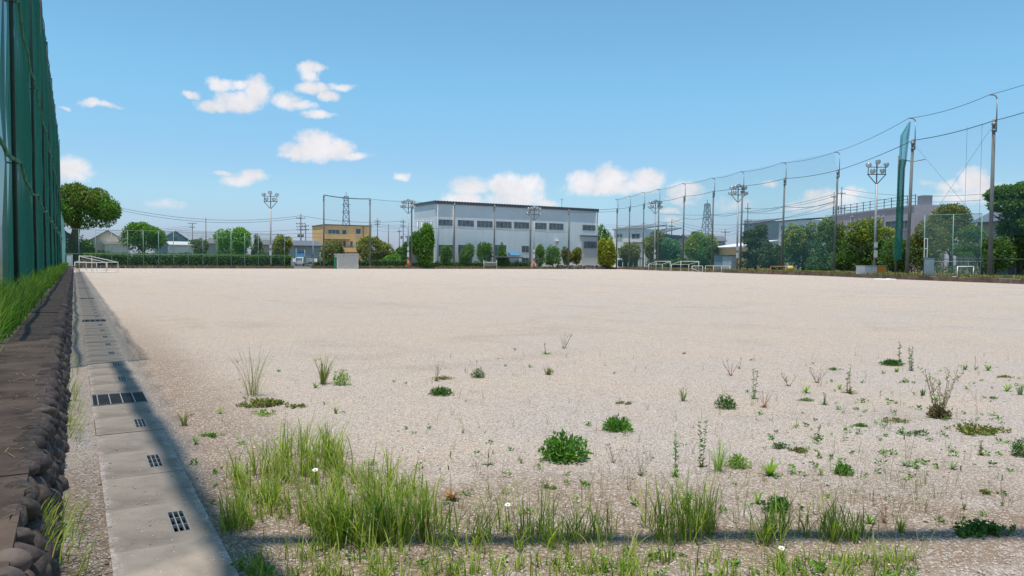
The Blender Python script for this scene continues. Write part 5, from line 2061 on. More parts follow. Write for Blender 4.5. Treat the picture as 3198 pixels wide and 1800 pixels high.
# ------------------------------------------------------------------ hedges
def hedge(name, label, x0, x1, Y, ytop, leaf, seed, depth=1.6, dens=26, second=None):
    a, b = pY(x0, 838, Y), pY(x1, 838, Y)
    h = pY((x0 + x1) / 2, ytop, Y).z - GZ
    L = b.x - a.x
    t = thing(name, label, 'hedge', (a.x, a.y, GZ))
    r = np.random.default_rng(seed)
    n = int(L * dens * h)
    P = np.stack([r.uniform(0, L, n), r.uniform(0, depth, n), r.random(n) ** .8 * h], 1)
    P[:, 2] *= 1 + .10 * np.sin(P[:, 0] * .9 + seed) + .08 * np.sin(P[:, 0] * 2.3) + .08 * r.normal(size=n)
    d = unit(r.normal(size=(n, 3)) + np.array([0, -.5, .5]))
    Ls = r.uniform(.22, .48, n)
    V, T = leaves(P, d, Ls, Ls * .6, r)
    link('foliage', mesh_np('foliage', V, [T]), LM[leaf], t)
    if second:  # second leaf colour in a layer along the top
        k = n // 3
        P = np.stack([r.uniform(0, L, k), r.uniform(0, depth, k), h * (.86 + .2 * r.random(k))], 1)
        V, T = leaves(P, unit(r.normal(size=(k, 3)) + np.array([0, -.3, .9])), r.uniform(.25, .5, k), r.uniform(.12, .25, k), r)
        link('light_top_leaves', mesh_np('light_top_leaves', V, [T]), LM[second], t)
    MB().b2((.1, depth * .35, 0), (L - .1, depth * .8, h * .82)).build('dark_core', mat('hedge_dark_core', (.02, .035, .014), var=.4), t)  # solid block added; its near-black colour paints the shade inside the hedge
    mb = MB()
    for k in range(int(L / 1.2)):
        mb.tube((k * 1.2 + .5, depth / 2, -.2), (k * 1.2 + .5 + r.uniform(-.2, .2), depth / 2, h * .7), .05, .02, 6)
    mb.build('stems', bark, t)
    return t


hedge('hedge', 'long dark hedge behind the chain link fence at the far left', 262, 912, YF + 1.4, 797, 'dark', 61, 1.8, 75, 'mid')
hedge('hedge', 'dark green hedge between the gate and the mast with the orange foot', 985, 1270, YF + 2.2, 812, 'dark', 62, 1.5, 60)
hedge('hedge', 'low hedge behind the clipped shrubs at the foot of the hall', 1290, 1660, YF + 6.5, 819, 'dark', 63, 1.0, 50)


def undergrowth(name, label, pts, hts, leaf, seed, depth=3.5, dens=20):
    """unclipped bank of bushes along a line of plan points"""
    o0 = pts[0]
    t = thing(name, label, 'hedge', (o0.x, o0.y, GZ))
    r = np.random.default_rng(seed)
    A = []
    for i in range(len(pts) - 1):
        a, b = pts[i] - o0, pts[i + 1] - o0
        L = (b - a).xy.length
        n = int(L * dens * (hts[i] + hts[i + 1]) / 2)
        f = r.random(n)
        nx, ny = -(b - a).y / L, (b - a).x / L
        w = r.uniform(-.3, depth, n)
        h = (hts[i] * (1 - f) + hts[i + 1] * f) * (.72 + .28 * np.sin(f * L * .8 + seed + i) + .16 * np.sin(f * L * 2.1 + i))
        A.append(np.stack([a.x + (b - a).x * f + nx * w, a.y + (b - a).y * f + ny * w, r.random(n) ** .75 * h], 1))
    P = np.concatenate(A)
    n = len(P)
    Ls = r.uniform(.2, .5, n)
    V, T = leaves(P, unit(r.normal(size=(n, 3)) + np.array([-.3, -.4, .5])), Ls, Ls * .6, r)
    link('foliage', mesh_np('foliage', V, [T]), LM[leaf], t)
    mb = MB()
    for i in range(len(pts) - 1):
        for k in range(9):
            q_ = pts[i].lerp(pts[i + 1], (k + .5) / 9) - o0
            mb.tube((q_.x, q_.y, -.2), (q_.x + r.uniform(-.4, .4), q_.y + r.uniform(-.4, .4), hts[i] * .7), .06, .02, 6)
    mb.build('stems', bark, t)
    return t


undergrowth('wild_hedge', 'dark unclipped hedge filling the gaps behind the right hand poles',
            [pd(x, 845, d) for x, d in ((2300, 145), (2430, 136), (2560, 128), (2700, 116), (2800, 106), (2880, 101))], [3.0, 3.8, 4.8, 5.2, 4.8, 3.6], 'dark', 64)
undergrowth('wild_hedge', 'dark undergrowth behind the goals on the right',
            [pd(x, 845, d) for x, d in ((2010, 188), (2090, 180), (2180, 170), (2226, 166))], [2.4, 2.8, 2.8, 2.0], 'dark', 65)
undergrowth('wild_hedge', 'dark ivy and scrub at the foot of the large domed tree on the left',
            [pd(x, 845, d) for x, d in ((196, 147), (222, 145), (246, 145), (280, 146))], [8.5, 8.0, 5.0, 3.0], 'dark', 66, 2.5, 130)
undergrowth('wild_hedge', 'dark undergrowth round the sheds at the right edge',
            [pd(x, 845, d) for x, d in ((2895, 96), (2975, 93), (3075, 88), (3105, 88))], [2.2, 1.4, 1.6, 2.6], 'dark', 67, 2.0)


# ------------------------------------------------------------------ grasses
gb = leafmat('grass_green', (.105, .175, .020), (.335, .425, .060), .44, .5, dry=(.48, .40, .18))
gb2 = leafmat('bank_grass', (.045, .125, .012), (.150, .300, .030), .42, .5, dry=(.30, .32, .10))
gdry = leafmat('dry_grass', (.16, .14, .06), (.34, .29, .14), .3, .7)


def stuff(name, V, F, m, label, cat):
    o = link(name, mesh_np(name, V, F), m)
    return tag(o, label, cat, kind='stuff')


# tall grass on the bank between wall and net
r = np.random.default_rng(77)
P, Hh, Ww = [], [], []
for (y0, y1, n, hlo, hhi, w) in [(2.2, 9, 2600, .35, .85, .016), (9, 24, 3200, .35, .95, .018), (24, 60, 3600, .4, 1.0, .03), (60, 140, 2600, .4, 1.0, .05)]:
    c = int(n / 7)
    cx, cy = r.uniform(-1.62, -.86, c), r.uniform(y0, y1, c)
    hs = r.uniform(hlo, hhi, c)
    for k in range(7):
        P.append(np.stack([np.minimum(cx + r.normal(0, .05, c), -.70), cy + r.normal(0, .07, c), np.full(c, GZ)], 1))
        Hh.append(hs * r.uniform(.55, 1.1, c))
        Ww.append(np.full(c, w) * r.uniform(.7, 1.3, c))
P, Hh, Ww = np.concatenate(P), np.concatenate(Hh), np.concatenate(Ww)
V, Q, T = blades(P, Hh, Ww, r.uniform(0, 6.28, len(P)), r.uniform(.02, .35, len(P)), r.uniform(.1, .75, len(P)), r, 5)
stuff('bank_grass', V, [Q, T], gb2, 'tall bright grass growing along the foot of the left net', 'grass')

# short turf on the banks at the right and at the far end
P = []
for (n, y0, y1) in [(11000, 20, 80), (9000, 80, 152)]:
    y = r.uniform(y0, y1, n)
    P.append(np.stack([np.interp(y, [p[1] for p in EDGE], [p[0] for p in EDGE]) + .4 + np.abs(r.normal(0, 3.5, n)), y, np.full(n, GZ)], 1))
x = r.uniform(0, 120, 5000)
P.append(np.stack([x, np.full(5000, YF + .3) + np.abs(r.normal(0, .5, 5000)), np.full(5000, GZ)], 1))
P = np.concatenate(P)
n = len(P)
V, Q, T = blades(P, r.uniform(.10, .38, n), r.uniform(.05, .12, n), r.uniform(0, 6.28, n), r.uniform(0, .5, n), r.uniform(0, .6, n), r, 3)
stuff('verge_grass', V, [Q, T], leafmat('verge', (.075, .095, .022), (.21, .20, .06), .3, .6, dry=(.30, .24, .11)), 'rough short grass on the banks round the field', 'grass')


# grass and weeds in the foreground
def inpoly(p, poly):
    x, y = p
    c = False
    for i in range(len(poly)):
        (x0, y0), (x1, y1) = poly[i - 1], poly[i]
        if (y0 > y) != (y1 > y) and x < (x1 - x0) * (y - y0) / (y1 - y0) + x0:
            c = not c
    return c


q = random.Random(12)
patches = [  # polygon (photo px), clumps, blade height range in m, blades per clump
    ([(690, 1505), (770, 1470), (960, 1445), (1130, 1455), (1330, 1545), (1360, 1660), (1180, 1690), (960, 1650), (730, 1600)], 172, (.10, .40), 9),
    ([(850, 1430), (1060, 1420), (1080, 1490), (850, 1500)], 30, (.28, .50), 11),
    ([(690, 1600), (790, 1600), (790, 1700), (690, 1690)], 14, (.14, .26), 12),
    ([(980, 1640), (1900, 1655), (1900, 1720), (980, 1730)], 110, (.14, .36), 7),
    ([(1030, 1660), (1340, 1670), (1340, 1720), (1030, 1720)], 26, (.28, .42), 12),
    ([(2020, 1640), (2240, 1640), (2230, 1710), (2020, 1700)], 26, (.25, .42), 10),
    ([(2330, 1650), (2700, 1650), (2700, 1700), (2330, 1710)], 34, (.12, .30), 8),
    ([(750, 1745), (2900, 1745), (2800, 1850), (750, 1850)], 225, (.06, .19), 8),
]
P, Hh, Az, Ln = [], [], [], []
for poly, nc, (h0, h1), nb in patches:
    xs_, ys_ = [p[0] for p in poly], [p[1] for p in poly]
    k = 0
    while k < nc:
        p = (q.uniform(min(xs_), max(xs_)), q.uniform(min(ys_), max(ys_)))
        if not inpoly(p, poly):
            continue
        k += 1
        g = gp(*p)
        hh = q.uniform(h0, h1)
        nb_ = max(2, int(nb * q.uniform(.25, 1.7)))
        tilt = q.uniform(0, 6.28)
        for j in range(nb_):
            P.append((g.x + q.gauss(0, .022), g.y + q.gauss(0, .022), 0))
            Hh.append(hh * q.uniform(.45, 1.08))
            Az.append(q.uniform(0, 6.28) if q.random() < .6 else tilt + q.gauss(0, .5))
            Ln.append(abs(q.gauss(.17, .20)))
P, Hh, Az, Ln = np.array(P), np.array(Hh), np.array(Az), np.array(Ln)
n = len(P)
V, Q, T = blades(P, Hh, r.uniform(.005, .011, n), Az, Ln, r.uniform(0, .65, n), r, 5)
stuff('foreground_grass', V, [Q, T], gb, 'clumps of upright green grass across the front of the field', 'grass')
# dead straw and litter lying among it
n = 900
pts = [gp(q.uniform(700, 2900), q.uniform(1500, 1850)) for _ in range(n)]
P = np.array([(p.x, p.y, .004) for p in pts])
V, Q, T = blades(P, np.full(n, .05) * r.uniform(.4, 1.6, n), r.uniform(.003, .007, n), r.uniform(0, 6.28, n), r.uniform(.8, 2.2, n), r.uniform(-.2, .2, n), r, 3)
V[:, 2] = .003 + V[:, 2] * .35
k = 700
Pc = np.stack([r.uniform(-.80, -.24, k), 2.5 + 26 * r.random(k) ** 1.6, np.full(k, .4)], 1)
Vc, Qc, Tc = blades(Pc, np.full(k, .05) * r.uniform(.4, 1.8, k), r.uniform(.004, .010, k), r.uniform(0, 6.28, k), r.uniform(.8, 2.2, k), r.uniform(-.2, .2, k), r, 3)
Vc[:, 2] = .452 + (Vc[:, 2] - .4) * .3
Q, T = np.concatenate([Q, Qc + len(V)]), np.concatenate([T, Tc + len(V)])
V = np.concatenate([V, Vc])
stuff('straw_litter', V, [Q, T], gdry, 'dry straw and dead blades lying between the weeds', 'straw')
# seedlings and low broad leaves
LW = {
    'g': leafmat('weed_green', (0.061, 0.169, 0.022), (0.169, 0.351, 0.047), .35),
    'd': leafmat('weed_dark', (0.041, 0.115, 0.022), (0.108, 0.223, 0.041), .3),
    'l': leafmat('weed_lime', (0.135, 0.270, 0.030), (0.311, 0.459, 0.068), .4),
    's': leafmat('weed_sage', (0.149, 0.223, 0.101), (0.311, 0.392, 0.203), .3),
    'o': leafmat('weed_olive', (0.115, 0.155, 0.034), (0.257, 0.284, 0.074), .3, dry=(.28, .14, .06)),
    'r': leafmat('weed_red', (0.216, 0.068, 0.034), (0.405, 0.176, 0.081), .25),
    'b': leafmat('weed_brown', (0.149, 0.115, 0.054), (0.284, 0.230, 0.108), .25),
}
stemm = {'g': mat('stem_green', (.12, .18, .05), var=.3), 'b': mat('stem_brown', (.15, .10, .055), var=.3), 'r': mat('stem_red', (.24, .09, .05), var=.3), 's': mat('stem_sage', (.20, .22, .12), var=.3)}
P, D, Ls = [], [], []
spots = [(q.uniform(740, 2900), q.uniform(1735, 1850)) for _ in range(95)] + [(q.uniform(600, 3190), q.uniform(1120, 1650)) for _ in range(120)] + [(q.uniform(2500, 3190), q.uniform(1130, 1500)) for _ in range(130)]
for s in spots:
    g = gp(*s)
    sz = q.uniform(.012, .036)
    for k in range(q.randint(5, 16)):
        a = q.uniform(0, 6.28)
        P.append((g.x + q.gauss(0, sz * .5), g.y + q.gauss(0, sz * .5), q.uniform(0, sz)))
        D.append((math.cos(a), math.sin(a), q.uniform(.1, 1.1)))
        Ls.append(sz * q.uniform(.6, 1.3))
V, T = leaves(np.array(P), unit(np.array(D)), np.array(Ls), np.array(Ls) * .5, r)
stuff('seedlings', V, [T], LW['g'], 'scattered tiny weed seedlings on the gravel', 'weeds')
# hair thin dry stems between them
n = 430
pts = [gp(q.uniform(1300, 3190), q.uniform(1110, 1640)) for _ in range(260)] + [gp(q.uniform(690, 2900), q.uniform(1480, 1760)) for _ in range(170)]
P = np.array([(p.x, p.y, 0) for p in pts])
P = np.repeat(P, 4, 0) + r.normal(0, .012, (4 * n, 3)) * np.array([1, 1, 0])
V, Q, T = blades(P, r.uniform(.03, .16, 4 * n) * np.repeat(np.where(np.arange(n) < 260, 1, 1.9), 4), np.full(4 * n, .0035), r.uniform(0, 6.28, 4 * n), r.uniform(.05, .6, 4 * n), r.uniform(0, .5, 4 * n), r, 4)
stuff('thin_stems', V, [Q, T], leafmat('thin_stem', (.12, .13, .045), (.30, .26, .12), .3, .6, dry=(.30, .15, .08)), 'hair thin dry stems scattered over the gravel', 'weeds')
# weeds rooted at the foot of the cobble wall
P = []
for (y0, y1, n) in [(4.0, 5.4, 60), (7.5, 10.5, 120), (11, 40, 160)]:
    P.append(np.stack([r.uniform(-.09, .03, n), r.uniform(y0, y1, n), np.zeros(n)], 1))
P.append(np.stack([r.normal(-.14, .03, 70), r.normal(4.35, .16, 70), r.uniform(.05, .3, 70)], 1))
P = np.concatenate(P)
n = len(P)
V, Q, T = blades(P, r.uniform(.06, .24, n), r.uniform(.005, .012, n), r.uniform(-1.2, 1.2, n), r.uniform(.05, .6, n), r.uniform(.1, .8, n), r, 4)
stuff('wall_foot_weeds', V, [Q, T], gb, 'green grass tufts growing at the foot of the cobble wall', 'grass')


# ------------------------------------------------------------------ single weeds, each a plant of its own
def bl(n, h, w, spread, lean=(.0, .4), droop=(.0, .5), seed=0, base=None, bw=.008, seg=4):
    rg = np.random.default_rng(seed)
    a = rg.uniform(0, 6.28, n)
    rad = np.sqrt(rg.random(n)) * spread
    P = np.stack([np.cos(a) * rad, np.sin(a) * rad, np.zeros(n)], 1)
    V, Q, T = blades(P, h * rg.uniform(.5, 1.05, n), bw * rg.uniform(.7, 1.3, n), a + rg.normal(0, .5, n), rg.uniform(*lean, n), rg.uniform(*droop, n), rg, seg)
    return V, [Q, T]


def mound(w, h, seed, L=.05, dens=1.0):
    rg = np.random.default_rng(seed)
    n = int(1000 * dens)
    u = unit(rg.normal(size=(n, 3)))
    u[:, 2] = np.abs(u[:, 2])
    rad = rg.random(n) ** .42
    lump = 1 + .30 * vnoise(u * 4, seed) + .15 * vnoise(u * 9, seed + 2)
    P = u * np.array([w / 2, w / 2 * .8, h]) * (rad * lump)[:, None] * .88
    d = unit(u * .8 + rg.normal(size=(n, 3)) * .55 + np.array([0, 0, .25]))
    Ls = L * rg.uniform(.6, 1.4, n)
    V, T = leaves(P, d, Ls, Ls * rg.uniform(.28, .5, n), rg)
    return V, [T]


def matleaf(w, h, seed, dens=1.0, L=.03, asp=.62):
    """flat creeping patch: leaves close to the ground, ragged and gappy"""
    rg = np.random.default_rng(seed)
    n = int(560 * dens)
    a = rg.uniform(0, 6.28, n)
    t = rg.random(n) ** .62
    edge = 1 + .35 * np.sin(a * 3 + seed) + .22 * np.sin(a * 5 + seed * 2)
    P = np.stack([np.cos(a) * t * edge * w / 2, np.sin(a) * t * edge * w / 2 * asp, np.zeros(n)], 1)
    keep = vnoise(P * (9 / max(w, .05)) + np.array([0, 0, seed % 17]), seed) > -.15 + .32 * t
    P, t = P[keep], t[keep]
    n = len(P)
    P[:, 2] = .004 + rg.random(n) * h * .55 * (1 - .75 * t)
    d = unit(rg.normal(size=P.shape) * np.array([1, 1, .5]) + np.array([0, 0, .45]))
    Ls = L * rg.uniform(.5, 1.4, n)
    V, T = leaves(P, d, Ls, Ls * .6, rg)
    return V, [T]


def rosette(w, h, n, seed, wid=.35):
    """broad bent leaves from one root"""
    rg = np.random.default_rng(seed)
    a = np.arange(n) * 2.4 + rg.normal(0, .2, n)
    P = np.zeros((n, 3))
    L = w / 2 * rg.uniform(.7, 1.1, n)
    hh = np.maximum(h * rg.uniform(.5, 1.1, n), .02)
    V, Q, T = blades(P, hh, L * wid, a, L / hh * .75, rg.uniform(.1, .4, n) * L / hh, rg, 6)
    return V, [Q, T]


def stalks(h, n, seed, leafn=14, L=.03, spread=.02, lean=.08, r=.0028, tip=0, branch=0):
    """upright stems with leaves; returns stem builder, leaf arrays"""
    rg = np.random.default_rng(seed)
    mb = MB()
    P, D, S = [], [], []

    def one(p, dr, hh, r_, lv):
        pts, rs = [], []
        for k in range(5):
            t = k / 4
            pts.append(tuple(p + dr * hh * t + np.array([0, 0, -.06 * hh * t * t]) + rg.normal(0, .006, 3) * t))
            rs.append(r_ * (1 - .65 * t))
        mb.path(pts, rs, 4)
        for j in range(lv):
            t = rg.random() ** .8
            i = min(3, int(t * 4))
            f = t * 4 - i
            pp = np.array(pts[i]) * (1 - f) + np.array(pts[i + 1]) * f
            a = rg.uniform(0, 6.28)
            P.append(pp)
            D.append((math.cos(a), math.sin(a), rg.uniform(.1, .9)))
            S.append(L * rg.uniform(.6, 1.3) * (1.15 - .5 * t))
        return pts
    for k in range(n):
        a = rg.uniform(0, 6.28)
        p = np.array([math.cos(a) * spread, math.sin(a) * spread, 0]) * rg.random()
        dr = np.array([math.cos(a) * lean, math.sin(a) * lean, 1.0]) * rg.uniform(.75, 1.05)
        pts = one(p, dr, h, r, leafn)
        for b in range(branch):
            i = rg.integers(1, 4)
            aa = rg.uniform(0, 6.28)
            one(np.array(pts[i]), np.array([math.cos(aa) * .55, math.sin(aa) * .55, .8]), h * rg.uniform(.25, .5), r * .6, leafn // 2)
        for b in range(tip):      # seed head
            P.append(np.array(pts[-1]) - np.array([0, 0, .004 * b]))
            aa = rg.uniform(0, 6.28)
            D.append((math.cos(aa) * .4, math.sin(aa) * .4, 1))
            S.append(.018)
    if P:
        V, T = leaves(np.array(P), unit(np.array(D)), np.array(S), np.array(S) * .38, rg)
        return mb, (V, [T])
    return mb, None


def weed(kind, px, py, w, h, label, c='g', seed=None, sc_='g'):
    g = gp(px, py)
    d = (g - CAM).xy.dot(FH.xy)
    s = d / FPX
    W_, H_ = w * s, h * s
    seed = seed or int(px * 7 + py * 13)
    nm = {'mound': 'leafy_weed', 'mat': 'creeping_weed', 'rosette': 'rosette_weed', 'tuft': 'grass_tuft', 'stalk': 'stalk_weed', 'shrub': 'branching_weed', 'dry': 'dry_weed', 'wispy': 'wispy_grass', 'spike': 'seed_spike_weed'}[kind]
    t = thing(nm, label, 'grass' if kind in ('tuft', 'wispy') else 'weed', (g.x, g.y, 0), -TH, 'weeds on the gravel')

    def put(name, VF, m):
        if VF is not None:
            link(name, mesh_np(name, *VF), m, t)
    if kind == 'mound':
        put('leaves', mound(W_, H_, seed, L=max(.02, W_ * .10), dens=1.0 if w > 90 else .6), LW[c])
    elif kind == 'mat':
        put('leaves', matleaf(W_, H_, seed, .5 + w / 130, L=max(.018, W_ * .062)), LW[c])
    elif kind == 'rosette':
        put('leaves', rosette(W_, H_, 11, seed), LW[c])
    elif kind == 'tuft':
        put('blades', bl(int(16 + w * .5), H_, W_, W_ * .18, (.05, .35), (.05, .4), seed, bw=max(.004, s * 2.4)), gb if c == 'g' else LW[c])
    elif kind == 'wispy':
        put('blades', bl(int(14 + w * .15), H_, W_, W_ * .10, (.12, .42), (.1, .5), seed, bw=max(.0028, s * 1.5), seg=6), LW['o'])
        put('base_leaves', bl(24, H_ * .28, W_, W_ * .16, (.2, .9), (.1, .6), seed + 1, bw=.005), gb)
    elif kind == 'stalk':
        mb, lf = stalks(H_, 1 if w < 22 else 2, seed, 40, max(.022, H_ * .085), W_ * .2, .06, max(.0022, s * .9))
        mb.build('stem', stemm['g'], t, True)
        put('leaves', lf, LW[c])
        put('base_leaves', rosette(max(.10, W_ * 1.1), max(.03, H_ * .14), 9, seed + 2), LW['r' if sc_ == 'r' else c])
    elif kind == 'spike':
        mb, lf = stalks(H_, 2 if w > 30 else 1, seed, 3, .02, W_ * .15, .12, max(.0018, s * .8), tip=9)
        mb.build('stem', stemm[sc_], t, True)
        put('seed_heads', lf, LW['b' if sc_ != 'g' else 'o'])
        put('base_leaves', rosette(W_, max(.025, H_ * .2), 10, seed + 3), LW[c])
    elif kind == 'dry':
        mb, lf = stalks(H_, 5, seed, 5, .012, W_ * .12, .55, max(.0015, s * .7), tip=2, branch=2)
        mb.build('stem', stemm['r' if c == 'r' else 'b'], t, True)
        put('leaves', lf, LW['o' if c != 'r' else 'r'])
        put('base_leaves', rosette(W_ * .5, H_ * .12, 9, seed + 4), LW[c])
    elif kind == 'shrub':
        mb, lf = stalks(H_, 9, seed, 18, H_ * .055, W_ * .12, .24, max(.003, s * 1.1), tip=4, branch=2)
        mb.build('stem', stemm['b'], t, True)
        put('leaves', lf, LW[c])
        mv = mound(W_ * .7, H_ * .28, seed + 1, H_ * .085, .3)
        put('base_leaves', mv, LW['b'])
    return t


